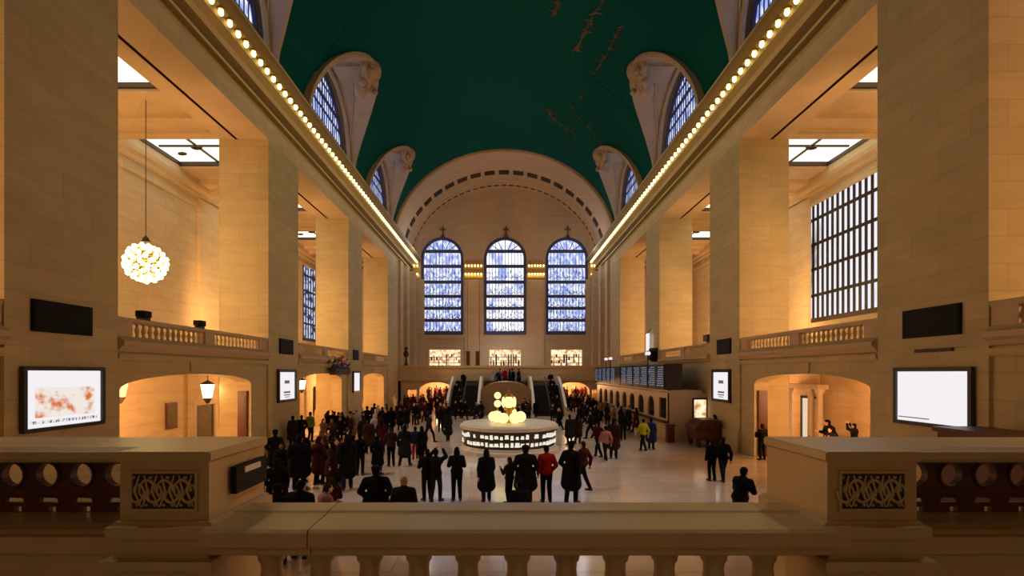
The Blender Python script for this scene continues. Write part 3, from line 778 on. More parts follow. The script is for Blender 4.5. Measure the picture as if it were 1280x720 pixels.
MB().prism([(-.45, .3), (-.3, 1.1), (.15, 1.1), (.15, 0), (-.1, 0)], -.4, .4).obj('cabinet', M['black'], o, bevel=.02)
MB().box(.1, .2, -.1, .1, .4, .6).obj('bracket', M['bronze'], o)
o = thing('bollard', 'dark square post at the near end of the ticket windows', 'post', (10.05, 31.0, 0))
MB().box(-.22, .22, -.22, .22, 0, .98).obj('post_body', M['wood'], o, bevel=.02); MB().box(-.25, .25, -.25, .25, .98, 1.06).obj('cap', M['bronze'], o)
# shop window beside the ticket hall, and the red cart in front of it
o = thing('lit_doorway', 'small bright shop opening beside the ticket windows, above the dark red cart', 'shop window', (12.1, 31.5, 1.35))
MB().box(-.42, .42, .0, .05, 0, 1.2).obj('lit_back', M['shop'], o)
MB().box(-.5, -.42, -.06, .05, -.08, 1.3).box(.34, .42, -.06, .05, -.08, 1.3).box(-.5, .42, -.06, .05, 1.2, 1.3).box(-.5, .42, -.06, .05, -.08, 0).obj('door_frame', M['bronze'], o)
o = thing('lit_panel', 'pale glowing doorway between the columns of the nearest right passage', 'doorway', (17.9, 29.8, 0))
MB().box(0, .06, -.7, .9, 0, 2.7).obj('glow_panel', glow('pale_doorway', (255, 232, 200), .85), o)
MB().box(-.05, .06, -.85, -.7, 0, 2.85).box(-.05, .06, .9, 1.05, 0, 2.85).box(-.05, .06, -.85, 1.05, 2.7, 2.85).obj('door_frame', M['bronze'], o)
o = thing('vendor_cart', 'dark red wooden cart parked by the second right pier', 'cart', (11.5, 29.6, 0))
MB().box(-.65, .65, -.8, .8, .4, 1.0).prism([(-.75, 1.0), (-.75, 1.1), (-.3, 1.55), (.6, 1.55), (.7, 1.1), (.7, 1.0)], -.85, .85).obj('cart_body', M['wood'], o, bevel=.03)
for sx in (-.5, .5):
    for sy in (-.6, .6): MB().prism([(.28*cos(2*pi*i/16)+sy, .28+.28*sin(2*pi*i/16)) for i in range(16)], sx-.05, sx+.05, axis='x').obj('wheel', M['bronze'], o)

# ------------------------------------------------------------------ small things on the left
t = thing('flower_box', 'box of blue and white flowers hung on the left gallery ledge by the third pier', 'flower box', (-11.9, 37.4, E-.05))
MB().prism([(-.35, .35), (.2, .35), (.15, -.1), (-.25, -.1)], -1.7, 1.7).obj('planter', M['bronze'], t)
mf = [plain('petal_blue', (70, 90, 190)), plain('petal_white', (235, 225, 220)), plain('petal_rust', (150, 70, 50)), plain('leaf_green', (30, 60, 36))]
r5 = random.Random(2)
for nm, mi, lo, hi, n_ in (('blue_blossoms', 0, .1, .6, 40), ('white_blossoms', 1, .55, 1.2, 34), ('rust_blossoms', 2, .5, 1.25, 26), ('foliage', 3, .0, .9, 40)):
    mb = MB()
    for i in range(n_): mb.ball((r5.uniform(-.45, .2), r5.uniform(-1.6, 1.6), r5.uniform(lo, hi)), r5.uniform(.07, .14), 6, 4)
    o = mb.obj(nm, mf[mi], t); o['kind'] = 'stuff'
for s, y, nm in ((-1, 17.9, 'first'), (-1, 21.2, 'second')):
    o = thing('floodlight', f'{nm} small black floodlight on the rail of the nearest left balustrade', 'floodlight', (-12.6, y, E+1.84))
    MB().box(-.16, .16, -.2, .2, .1, .32).obj('lamp_housing', M['black'], o, bevel=.02); MB().box(-.04, .04, -.3, .3, 0, .14).obj('bracket', M['bronze'], o)
o = thing('floodlight', 'small dark red lamp on the right balustrade beside the second pier', 'floodlight', (12.6, 31.5, E+1.84))
MB().box(-.25, .25, -.3, .3, .1, .5).obj('lamp_housing', M['wood'], o, bevel=.02); MB().box(-.04, .04, -.3, .3, 0, .12).obj('bracket', M['bronze'], o)
# lanterns glowing in the left passage
for x, y, z, lab in ((-15.4, 26.6, E-1.0, 'bright hanging lantern over the doorway in the nearest left passage'), (-16.8, 22.4, E-.75, 'pair of white lamps at the near end of the nearest left passage'), (-16, 40.5, E-1.0, 'glowing hanging lantern in the second left passage')):
    t = thing('hanging_lantern', lab, 'lantern', (x, y, z))
    MB().lathe([(.05, .6), (.3, .45), (.34, .4)], n=8).tube([(0, 0, .55), (0, 0, 1.1)], .02, 5).obj('cap', M['bronze'], t)
    MB().lathe([(.2, -.3), (.32, .4)], n=8).obj('lamp_glass', M['crystal'] if 'white' not in lab else M['opal'], t)
    MB().lathe([(.06, -.6), (.22, -.32)], n=8).obj('pendant', M['bronze'], t)
t = thing('panelled_doorway', 'framed orange-lit doorway at the back of the nearest left passage, under the lantern', 'doorway', (-18, 30.6, 0))
MB().box(-.02, .05, -1.0, 1.0, 0, 2.3).obj('door_panel', M['gilt'], t); MB().box(0, .16, -1.2, -1.0, 0, 2.5).box(0, .16, 1.0, 1.2, 0, 2.5).box(0, .2, -1.25, 1.25, 2.3, 2.55).obj('door_frame', M['stone'], t)
t = thing('notice_frame', 'dark framed notice hanging on the back wall beside the doorway in the nearest left passage', 'notice', (-17.95, 27.6, 1.2))
MB().box(0, .06, -.45, .45, 0, 1.4).obj('frame', M['wood'], t); MB().box(.06, .07, -.36, .36, .1, 1.3).obj('sheet', M['gilt'], t)
# framed cabinets standing in the right passage
t = thing('column_pair', 'pale stone doorway columns in the nearest right passage', 'doorway columns', (17.2, 29.8, 0))
for yy in (-1.9, -1.1, 1.1, 1.9): MB().lathe([(.25, 0), (.25, .2), (.18, .25), (.16, 3.0), (.26, 3.2), (.26, 3.3)], c=(0, yy, 0), n=12).obj('column', M['marble'], t, smooth=True)
MB().box(-.3, .3, -2.2, 2.2, 3.3, 3.55).obj('entablature', M['stone'], t)
t = thing('dark_counter', 'dark brown counter at the near end of the hall behind the right stone railing', 'counter', (11.5, 12.0, 0))
MB().box(-.5, .5, -1.4, 1.0, 0, 2.72).obj('counter_body', M['wood'], t); MB().box(-.6, .6, -1.5, 1.05, 2.72, 2.84).obj('counter_top', M['wood'], t)

# ------------------------------------------------------------------ near stone railing
t = thing('stone_railing', 'low central stone railing with urn balusters right in front of the viewer', 'railing', (0, 2.85, 0))
xl, xr = -1.55, 1.7
mb = MB()
for a, b_ in ((xl, -1.003), (-.996, xr)):
    mb.prism([(-.25, E-.89), (-.25, E-.815), (-.235, E-.8), (.06, E-.795), (.07, E-.785), (.25, E-.785), (.26, E-.8), (.26, E-.89)], a, b_, axis='x')
    mb.prism([(-.19, E-.95), (-.2, E-.94), (-.2, E-.905), (-.185, E-.89), (.2, E-.89), (.2, E-.95)], a, b_, axis='x')
mb.obj('top_rail', M['rail'], t)
MB().box(xl, xr, -.22, .24, E-1.85, E-1.55).obj('base_rail', M['rail'], t)
mb = MB().box(-.1, .1, -.1, .1, .57, .6)
mb.lathe([(.09, .0), (.09, .05), (.06, .08), (.055, .12), (.092, .2), (.095, .26), (.066, .38), (.056, .46), (.058, .5), (.07, .515), (.074, .54), (.098, .57)], n=20, mi=0)
cb = mb.data('baluster', [M['rail']], True)
for i in range(11): place(cb, 'baluster', t, (((340+61.3*i)-630)/640*2.85, 0, E-1.55))
MB().box(.02, .09, -.08, -.03, E-.7945, E-.7935).obj('worn_patch', M['cornice_dark'], t) if False else None

def swirl(mb, x0, x1, z0, z1, y, seed):
    rr = random.Random(seed)
    n = 7
    for i in range(n):
        cx = x0+(x1-x0)*(i+.5)/n; sg = 1 if i % 2 else -1
        q = []
        for k in range(16):
            f = k/15; a = f*2*pi*1.1; rr_ = (z1-z0)*.38*(1-f*.75)
            q.append((cx+sg*rr_*cos(a)*.75, y, (z0+z1)/2+sg*rr_*sin(a)))
        mb.tube(q, [.009-.005*k/15 for k in range(16)], 5)
        mb.tube([(cx-.02*sg, y, z0+.01), (cx+.012*sg, y-.004, (z0+z1)/2), (cx-.01*sg, y, z1-.01)], [.004, .008, .004], 5)
        mb.ball((cx, y, z0+.02), .009, 6, 4); mb.ball((cx+.02*sg, y, z1-.02), .008, 6, 4)
for s in (-1, 1):
    t = thing('stone_pedestal', f'{"left" if s < 0 else "right"} carved stone pedestal at the end of the central railing', 'pedestal', (-1.79 if s < 0 else 1.94, 3.0, 0))
    # the body, in local coordinates
    def sx(x): return x  # symmetric widths
    MB().box(-.235, .235, -.3, .32, E-.8, E-.47).obj('die', M['rail'], t)
    MB().prism([(-.24, E-.47), (-.25, E-.46), (-.25, E-.425), (-.24, E-.415), (.24, E-.415), (.25, E-.425), (.25, E-.46), (.24, E-.47)], -.31, .33).obj('cap_slab', M['rail'], t)
    mb = MB()
    mb.box(-.27, .27, -.36, .36, E-.86, E-.8); mb.prism([(-.245, E-.78), (-.27, E-.8), (.27, E-.8), (.245, E-.78)], -.32, .34)
    mb.box(-.25, .25, -.33, .33, E-.97, E-.86); mb.box(-.29, .29, -.38, .38, E-1.02, E-.97); mb.box(-.26, .26, -.34, .34, E-1.9, E-1.02)
    mb.obj('base', M['rail'], t)
    fr = MB(); a, b_, c, d = -.165, .165, E-.715, E-.53; yf = -.3
    for x0, x1, z0, z1 in ((a-.014, b_+.014, d, d+.014), (a-.014, b_+.014, c-.014, c), (a-.014, a, c, d), (b_, b_+.014, c, d)): fr.box(x0, x1, yf-.012, yf, z0, z1)
    fr.obj('panel_frame', M['rail'], t)
    g = MB().box(a, b_, yf-.003, yf, c, d).obj('panel_ground', M['bronze'], t)
    g = MB(); swirl(g, a+.005, b_-.005, c, d, yf-.008, 3); g.obj('carved_scrolls', M['rail'], t, smooth=True)
    # pierced side railing running outwards
    t = thing('pierced_railing', f'{"left" if s < 0 else "right"} outer stone railing pierced with round holes beside the carved pedestal', 'railing', (0, 3.0, 0))
    x0, x1 = (2.03, 5.2) if s < 0 else (2.18, 5.35)
    MB().prism([(-.15, E-.5), (-.17, E-.48), (-.17, E-.44), (-.14, E-.415), (.3, E-.415), (.3, E-.5)], s*x0, s*x1, axis='x').obj('top_rail', M['rail'], t)
    mb = MB(); mb.prism([(-.2, E-.88), (-.2, E-.86), (-.12, E-.845), (.3, E-.845), (.3, E-.88)], s*x0, s*x1, axis='x'); mb.box(s*x0, s*x1, -.26, .3, E-.97, E-.88); mb.box(s*x0, s*x1, -.22, .3, E-1.9, E-.97)
    mb.obj('base_rail', M['rail'], t)
    n = 15; cw = .208; xx = x0
    for i in range(n):
        a, b_ = (s*xx, s*(xx+cw)) if s > 0 else (s*(xx+cw), s*xx); c = (a+b_)/2
        mb = MB()
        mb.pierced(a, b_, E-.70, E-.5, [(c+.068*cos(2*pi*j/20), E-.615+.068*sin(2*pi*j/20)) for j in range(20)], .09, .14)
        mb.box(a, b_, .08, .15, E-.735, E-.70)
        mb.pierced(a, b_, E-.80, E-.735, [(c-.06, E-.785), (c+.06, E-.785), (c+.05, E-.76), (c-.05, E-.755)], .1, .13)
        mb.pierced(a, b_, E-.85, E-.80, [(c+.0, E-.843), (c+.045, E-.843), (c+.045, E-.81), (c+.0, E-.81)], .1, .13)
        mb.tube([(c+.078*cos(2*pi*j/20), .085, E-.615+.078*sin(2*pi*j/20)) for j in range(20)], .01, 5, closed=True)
        mb.obj('pierced_panel', M['rail_shade'], t)
        xx += cw
t = thing('step_light', 'black metal light box with a pale strip on the inner face of the left pedestal', 'light box', (-1.545, 3.04, E-.6))
MB().box(0, .035, -.15, .22, -.085, .07).obj('box_body', M['black'], t, bevel=.004); MB().box(.035, .04, -.06, .13, .02, .055).obj('pale_strip', M['marble'], t)

# ------------------------------------------------------------------ people
SK = [plain('skin_light', (206, 156, 128), .6, noise=.04), plain('skin_brown', (132, 88, 62), .6, noise=.04)]
HR = [plain('hair_black', (14, 11, 10), .8, spec=.1), plain('hair_brown', (44, 28, 18), .8, spec=.1), plain('hair_fair', (150, 116, 70), .5)]
CT = {k: plain('cloth_'+k, tuple(int(q*.8) for q in v), .9, noise=.15, spec=.15) for k, v in dict(black=(14, 13, 15), charcoal=(34, 32, 36), navy=(20, 26, 48), brown=(66, 42, 30), red=(176, 20, 24), pink=(196, 140, 140),
      yellow=(190, 205, 60), blue=(28, 52, 110), grey=(110, 106, 108), maroon=(84, 24, 26), white=(215, 210, 205), tan=(150, 118, 84), orange=(214, 110, 70), green=(34, 48, 36), denim=(36, 44, 66)).items()}
CT['shoe'] = plain('shoe_leather', (16, 13, 12), .5)
def remeshed(mb, name, mat, voxel, smooth=2):
    me = mb.data(name+'_src', mat, fix=False)
    o = bpy.data.objects.new('tmp', me); COL.objects.link(o)
    r = o.modifiers.new('r', 'REMESH'); r.mode = 'VOXEL'; r.voxel_size = voxel; r.use_smooth_shade = True
    sm = o.modifiers.new('s', 'SMOOTH'); sm.iterations = smooth; sm.factor = .5
    dg = bpy.context.evaluated_depsgraph_get()
    out = bpy.data.meshes.new_from_object(o.evaluated_get(dg)); out.name = name
    bpy.data.objects.remove(o); bpy.data.meshes.remove(me)
    out.materials.clear(); out.materials.append(mat)
    out.polygons.foreach_set('use_smooth', [True]*len(out.polygons))
    return out
def proto(step=0, arms=('down', 'down'), sit=False, lean=0, long_coat=False, long_hair=False, hat=False, wide=1.0, skirt=None):
    """one standing, walking or sitting figure facing +Y; returns meshes"""
    hz = .94; V = Vector
    J = {}
    for sg, nm in ((-1, 'l'), (1, 'r')):
        d = step*sg
        if sit:
            J['hip'+nm] = V((sg*.1, 0, .52)); J['kn'+nm] = V((sg*.13, .42, .52)); J['an'+nm] = V((sg*.13, .44, .09))
        else:
            J['hip'+nm] = V((sg*.095, 0, hz)); J['kn'+nm] = V((sg*.1, .05+d*.22, .51)); J['an'+nm] = V((sg*.11, d*.36-.02, .09+(.06 if d < -.3 else 0)))
        J['toe'+nm] = J['an'+nm]+V((sg*.03, .17, -.055))
    base = .52 if sit else hz
    off = V((0, 0, base-hz)); ln = V((0, lean, 0))
    pel = V((0, 0, 1.0))+off; wa = V((0, .0, 1.13))+off+ln*.3; chs = V((0, 0, 1.33))+off+ln*.7; nk = V((0, -.01, 1.47))+off+ln; hd = V((0, .02, 1.635))+off+ln*1.15
    for sg, nm in ((-1, 'l'), (1, 'r')):
        sh = V((sg*.185, -.01, 1.415))+off+ln; J['sh'+nm] = sh
        a = arms[0 if sg < 0 else 1]
        el, wr = {'down': ((.245, -.04, 1.13), (.25, .05, .89)), 'swing': ((.24, .1, 1.14), (.22, .27, .97)), 'back': ((.25, -.16, 1.15), (.25, -.12, .9)),
                  'phone': ((.25, .1, 1.15), (.13, .3, 1.28)), 'up': ((.3, .16, 1.5), (.14, .26, 1.72)), 'pocket': ((.29, -.08, 1.15), (.2, .08, .98)),
                  'fold': ((.25, .04, 1.14), (.02, .22, 1.2))}[a]
        J['el'+nm] = V((sg*el[0], el[1], el[2]))+off+ln; J['wr'+nm] = V((sg*wr[0], wr[1], wr[2]))+off+ln
    b = MB()
    b.limb(pel-V((.06, 0, 0)), pel+V((.06, 0, 0)), .125, .125, 1); b.limb(pel, wa, .15, .135, .8); b.limb(wa, chs, .135, .165, .75); b.limb(chs+V((-.08, 0, .04)), chs+V((.08, 0, .04)), .12, .12, .95)
    b.limb(nk-V((0, 0, .06)), hd-V((0, .01, .06)), .058, .055); b.limb(nk+V((-.14, 0, -.055)), nk+V((.14, 0, -.055)), .06, .06)
    b.ball(hd, (.078, .095, .118), 16, 12); b.ball(hd+V((0, .02, -.065)), (.058, .068, .06), 12, 8)
    b.limb(hd+V((0, .09, .0)), hd+V((0, .112, -.028)), .01, .017); b.limb(hd+V((-.035, .082, .028)), hd+V((.035, .082, .028)), .013, .013)
    b.limb(hd+V((-.02, .088, -.062)), hd+V((.02, .088, -.062)), .01, .01); b.ball(hd+V((0, .07, -.1)), (.025, .025, .022), 8, 6)
    for sg, nm in ((-1, 'l'), (1, 'r')):
        b.ball(hd+V((sg*.08, -.005, -.005)), (.014, .024, .034), 8, 6)
        b.limb(J['hip'+nm], J['kn'+nm], .088, .058); b.limb(J['kn'+nm], J['an'+nm], .06, .036); b.limb(J['an'+nm]-V((0, .04, .03)), J['toe'+nm], .036, .028)
        b.limb(J['sh'+nm], J['el'+nm], .054, .042); b.limb(J['el'+nm], J['wr'+nm], .042, .028)
        d = (J['wr'+nm]-J['el'+nm]).normalized(); side = d.cross(V((sg*1.0, 0, 0))).normalized()
        if side.length < .1: side = V((0, 1, 0))
        pc = J['wr'+nm]+d*.05; nrm = side.cross(d).normalized()
        b.limb(J['wr'+nm]+d*.01, pc+d*.03, .03, .038, .6)
        for q in range(4):
            f0 = pc+d*.045+side*((q-1.5)*.024); ln_ = (.06, .075, .07, .052)[q]
            f1 = f0+d*ln_*.6; f2 = f1+d*ln_*.45-nrm*sg*.02
            b.limb(f0, f1, .0105, .0095); b.limb(f1, f2, .0095, .0085)
        b.limb(pc+side*.03, pc+side*.062+d*.03, .012, .011); b.limb(pc+side*.062+d*.03, pc+side*.062+d*.06, .011, .009)
    body = remeshed(b, 'body', SK[0], .0085, 1)
    c = MB(); g = .028
    c.limb(pel-V((.06, 0, .02)), pel+V((.06, 0, -.02)), .125+g, .125+g); c.limb(pel, wa, .155+g, .15+g, .85); c.limb(wa, chs, .145+g, .17+g, .8)
    c.limb(chs+V((-.1, 0, .03)), chs+V((.1, 0, .03)), .125+g, .125+g, .95); c.limb(nk+V((-.13, 0, -.06)), nk+V((.13, 0, -.06)), .085, .085); c.limb(nk-V((0, 0, .05)), nk+V((0, -.01, .03)), .08, .078)
    for sg, nm in ((-1, 'l'), (1, 'r')):
        c.limb(J['sh'+nm], J['el'+nm], .056+g, .046+g); c.limb(J['el'+nm], J['wr'+nm], .046+g, .034+g*.7)
    if long_coat and not sit:
        for q in range(5):
            z0 = .98-q*.1; c.limb(V((-.08, 0, z0)), V((.08, 0, z0)), .15+g+q*.012, .15+g+q*.012, 1)
    elif sit:
        c.limb(pel, V((0, .12, .56)), .17, .17)
    coat = remeshed(c, 'coat', CT['black'], .016, 2)
    tr = MB(); tr.limb(pel-V((.05, 0, .03)), pel+V((.05, 0, -.03)), .135, .135)
    for nm in 'lr':
        tr.limb(J['hip'+nm], J['kn'+nm], .105, .078); tr.limb(J['kn'+nm], J['an'+nm]+V((0, 0, .0)), .078, .062)
    trousers = remeshed(tr, 'trousers', CT['black'], .016, 2)
    pair = []
    for nm in 'lr':
        sh = MB()
        sh.limb(J['an'+nm]-V((0, .05, .035)), J['toe'+nm], .05, .042); sh.limb(J['an'+nm]-V((0, 0, .04)), J['an'+nm]+V((0, 0, .02)), .05, .048)
        pair.append(remeshed(sh, 'shoe', CT['shoe'], .014, 1))
    shoes, shoes2 = pair
    h = MB(); h.ball(hd+V((0, -.02, .028)), (.09, .1, .108), 14, 10); h.ball(hd+V((0, -.045, -.02)), (.078, .07, .09), 12, 8)
    if long_hair:
        h.limb(hd+V((0, -.06, -.03)), nk+V((0, -.085, -.08)), .08, .075); h.limb(hd+V((-.07, -.03, -.02)), nk+V((-.07, -.05, -.02)), .035, .03); h.limb(hd+V((.07, -.03, -.02)), nk+V((.07, -.05, -.02)), .035, .03)
    if hat:
        h.ball(hd+V((0, -.0, .07)), (.105, .12, .085), 14, 8)
    hair = remeshed(h, 'hat' if hat else 'hair', HR[0], .014, 1)
    return body, coat, trousers, (shoes, shoes2), hair, ('hat' if hat else 'hair')
PR = {
 'stand': proto(0, ('down', 'pocket')), 'stand_long': proto(0, ('down', 'down'), long_coat=True), 'woman': proto(.2, ('pocket', 'down'), long_coat=True, long_hair=True),
 'walk': proto(1, ('swing', 'back')), 'walk_long': proto(.8, ('back', 'swing'), long_coat=True, long_hair=True), 'photo': proto(.3, ('up', 'up')),
 'phone': proto(0, ('phone', 'phone')), 'phone_woman': proto(0, ('phone', 'fold'), long_hair=True), 'hat': proto(.2, ('pocket', 'pocket'), long_coat=True, hat=True),
 'lean': proto(.1, ('fold', 'fold'), lean=.12), 'sit': proto(0, ('fold', 'fold'), sit=True, lean=.1),
}
def person(x, y, pose, coat, trousers, label, group=None, rz=0, h=1.75, z=0, hair=0, skin=0, wide=1.0):
    bd, co, tr, sh, ha, hn = PR[pose]; k = h/1.75
    def mk(me, mat, nm, par):
        o = bpy.data.objects.new(nm, me); COL.objects.link(o); o.parent = par
        o.material_slots[0].link = 'OBJECT'; o.material_slots[0].material = mat
        return o
    t = mk(bd, SK[skin], 'person', None); t.location = (x, y, z); t.rotation_euler[2] = rz; t.scale = (k*wide, k*wide, k)
    tag(t, label, 'person', group)
    mk(co, CT[coat], 'coat', t); mk(tr, CT[trousers], 'trousers', t); [mk(q, CT['shoe'], 'shoe', t) for q in sh]
    mk(ha, CT[coat] if hn == 'hat' else HR[hair], hn, t)
    return t
def at_feet(px, fy): y = E*640/(fy-466); return (px-630)/640*y, y
def at_head(px, hy, h=1.75): y = (E-h)*640/(hy-466); return (px-630)/640*y, y
A = pi   # facing the viewer
BACK = 0 # facing away
def pp(px, fy, pose, coat, tr, label, rz=0, h=1.75, hair=0, wide=1.0, head=None, skin=0, z=0):
    x, y = at_feet(px, fy) if fy else at_head(px, head, h)
    return person(x, y, pose, coat, tr, label, None, rz, h, z, hair, skin, wide)
# front row behind the railing
pp(470, None, 'hat', 'black', 'black', 'person in a broad black coat and black hat seen from behind, near the railing', .1, 1.8, wide=1.25, head=583)
pp(472, 594, 'woman', 'black', 'black', 'dark-coated person with long hair directly behind the one in the broad black coat', -.4, 1.6)
pp(505, None, 'stand_long', 'charcoal', 'black', 'fair-haired person in a dark jacket seen from behind, nearest the railing left of centre', 0, 1.7, hair=2, wide=1.12, head=596)
pp(534, 626, 'phone', 'black', 'black', 'person in black with legs apart looking down at the left of the wide-legged pair', .5, 1.7)
pp(545, 627, 'photo', 'black', 'charcoal', 'person in black raising both arms to take a photo, left of centre', -.3, 1.7)
pp(571, 626, 'phone_woman', 'black', 'black', 'person in a black jacket holding a phone up before the left part of the booth', .2, 1.75)
pp(608, 629, 'walk_long', 'black', 'black', 'slim person in black standing alone in front of the booth', .1, 1.74)
pp(637, 629, 'phone_woman', 'charcoal', 'black', 'shorter person in dark grey with brown hair beside the broad black coat at centre', .9, 1.48, hair=1)
pp(657, 630, 'hat', 'black', 'black', 'person in a wide black coat and round hat in front of the booth at centre', 0, 1.86, wide=1.2)
pp(651, None, 'sit', 'black', 'black', 'person in black sitting low at the feet of the one in the wide black coat', 0, 1.75, wide=1.1, head=619) if False else None
pp(683, 628, 'stand', 'red', 'black', 'person in a bright red jacket and black trousers', .1, 1.84)
person((651-630)/640*13.6, 13.6, 'sit', 'black', 'black', 'person in black sitting low at the feet of the one in the wide black coat', None, .2, 1.75, 0)
o = thing('suitcase', 'black suitcase used as a seat at the feet of the wide black coat', 'suitcase', ((651-630)/640*13.6, 13.55, 0))
MB().box(-.2, .2, -.14, .14, .04, .4).obj('case_body', CT['black'], o, bevel=.02); MB().box(-.1, .1, -.02, .02, .4, .43).obj('handle', M['bronze'], o)
pp(714, 630, 'hat', 'black', 'black', 'tall person in a long black coat right of the red jacket', -.5, 2.0, wide=1.0)
pp(729, 613, 'walk', 'maroon', 'black', 'person in a dark maroon top walking beside the tall black coat', .8, 1.75, hair=1)
# right of centre
pp(712, 556, 'stand_long', 'charcoal', 'black', 'person in a dark coat at the right end of the booth, left one of two', .3)
pp(722, 555, 'woman', 'brown', 'black', 'long-haired person in a brown coat standing at the right end of the booth', -.6)
pp(739, 549, 'walk', 'black', 'black', 'person in black walking alone between the booth and the group with the pink top', 1.2, 1.8)
pp(748, 572, 'walk', 'maroon', 'black', 'person in a dark red coat at the left of the trio with the pink top', .5)
pp(757, 576, 'walk', 'pink', 'black', 'person in a pale pink top and dark trousers', .2, 1.65)
pp(767, 573, 'stand_long', 'brown', 'black', 'taller person in a brown coat at the right of the pink top', -.3, 1.95)
pp(779, 551, 'walk', 'black', 'black', 'person in black walking away behind the brown coat, toward the ticket windows', -.2, 1.8)
pp(795, 541, 'walk_long', 'maroon', 'black', 'person in maroon by the middle ticket windows', 1.0)
pp(804, 564, 'walk', 'yellow', 'black', 'person in a yellow high-visibility vest near the ticket windows', .4, 1.72)
pp(814, 562, 'stand_long', 'blue', 'black', 'person in a blue coat next to the yellow high-visibility vest', -.4, 1.72)
pp(786, 536, 'phone', 'grey', 'black', 'person in grey at the ticket windows behind the maroon coat', 1.4)
pp(890, 601, 'stand', 'black', 'black', 'left one of the couple in black walking on the open floor at the right', .1, 1.6)
pp(904, 603, 'walk', 'black', 'navy', 'right one of the couple in black walking on the open floor at the right', -.1, 1.72)
pp(893, 556, 'woman', 'maroon', 'brown', 'long-haired person in maroon beside the dark red cart', .9, 1.75, hair=1)
pp(925, None, 'lean', 'black', 'black', 'person in a black jacket turned to the right, alone near the right pedestal', -1.1, 1.72, wide=1.12, head=585)
pp(953, 575, 'phone_woman', 'black', 'black', 'person in black with an orange scarf by the nearest right arch', .2, 1.74, hair=1)
s_ = at_feet(953, 575); t = MB().tube([(.1*cos(2*pi*q/12), .02+.11*sin(2*pi*q/12), 1.47+.02*sin(4*pi*q/12)) for q in range(12)], .045, 6, closed=True).limb((.04, .13, 1.45), (.09, .17, 1.2), .04, .03).obj('scarf', CT['orange'], bpy.data.objects[[o.name for o in bpy.data.objects if o.get('label', '').startswith('person in black with an orange')][0]])
person(16.3, 25.4, 'lean', 'black', 'black', 'person in black bending over in the nearest right passage, beside the doorway columns', None, 1.2, 1.85, wide=1.55)
person(16.9, 24.7, 'photo', 'black', 'black', 'person in black with raised arms in the nearest right passage', None, .6, 1.75)
person(15.4, 24.2, 'phone', 'charcoal', 'black', 'person in dark grey in the nearest right passage, right of the bending one', None, 2.2, 1.6)
# left crowd
pp(344, 597, 'hat', 'charcoal', 'black', 'person in a dark hat and grey coat closest to the left pedestal', .3, 1.9)
pp(346, None, 'woman', 'black', 'black', 'person with long dark hair low beside the left pedestal', .5, 1.75, wide=1.1, head=573)
pp(366, 560, 'stand_long', 'brown', 'black', 'person in a brown coat by the base of the second left pier', .6, 1.8)
pp(377, 557, 'stand', 'charcoal', 'black', 'person in charcoal left of the yellow vest at the left arch', .3)
pp(388, 552, 'stand', 'yellow', 'black', 'person in a pale yellow vest at the second left arch', -.3, 1.8)
pp(410, 548, 'photo', 'black', 'black', 'person in black lifting the arms under the second left arch', -.3)
pp(418, 549, 'stand', 'black', 'black', 'person in black at the right jamb of the second left arch', .5)
pp(374, 612, 'stand_long', 'black', 'black', 'big person in a long black coat in the left crowd', .1, 1.95, wide=1.25)
pp(399, 606, 'hat', 'maroon', 'black', 'person in a round plum-coloured hat and coat in the left crowd', -.2, 1.8)
pp(413, 600, 'stand', 'green', 'black', 'person in dark green behind the plum-coloured hat', .2, 1.75)
pp(434, 613, 'walk_long', 'black', 'navy', 'tall long-haired person in black walking at the right edge of the left crowd', .3, 2.0)
pp(424, 603, 'stand_long', 'navy', 'black', 'person in a navy coat touching shoulders with the tall long-haired one', -.4, 1.7)
pp(347, None, 'hat', 'black', 'black', 'person in black with a hood nearest the left end of the railing', .4, 1.75, wide=1.1, head=607)
pp(376, None, 'stand_long', 'black', 'black', 'broad person in black nearest the railing in the left corner', -.2, 1.75, wide=1.25, head=601)
pp(402, None, 'lean', 'pink', 'black', 'person in a dusty pink jacket beside the broad black figure at the railing', -.9, 1.55, wide=1.15, head=606, hair=1)
pp(415, None, 'phone_woman', 'maroon', 'black', 'small person with reddish hair right of the dusty pink jacket', .5, 1.5, head=597, hair=1)
pp(450, 594, 'stand', 'black', 'black', 'person in black standing apart with legs together, right of the left crowd', .05, 1.7)
pp(461, 567, 'stand_long', 'brown', 'black', 'person in a brown coat behind the one in black standing apart', .4, 1.8)
pp(489, 583, 'lean', 'brown', 'black', 'person in a reddish brown jacket bending slightly with dark trousers', .4, 1.75, hair=1)
pp(477, 566, 'woman', 'maroon', 'brown', 'person in a maroon coat left of the reddish brown jacket', .2)
pp(506, 583, 'walk_long', 'charcoal', 'black', 'person in a grey coat at the left of the group with red trousers', -.2, 1.85)
pp(519, 575, 'walk', 'blue', 'red', 'person in a blue jacket and red trousers', .2, 1.6)
pp(527, 578, 'woman', 'black', 'black', 'long-haired person in black right of the red trousers', .6, 1.7)
pp(536, 553, 'walk', 'charcoal', 'black', 'person in charcoal striding behind the group with red trousers', -.8)
pp(551, 541, 'walk', 'black', 'black', 'person in black walking alone toward the far left arch', .1, 1.8)
pp(560, 552, 'walk_long', 'charcoal', 'charcoal', 'person in dark grey at the left end of the booth', .3, 1.7)
pp(459, 540, 'hat', 'black', 'brown', 'person in a black hat below the third left pier', .4, 1.8)
pp(468, 536, 'stand_long', 'black', 'black', 'tall person in black at the third left arch', -.3, 1.9)
pp(478, 541, 'walk', 'navy', 'black', 'person in navy at the third left arch', .5, 1.8)
pp(489, 541, 'woman', 'black', 'black', 'long-haired person in black by the farthest left pier', .2, 1.8)
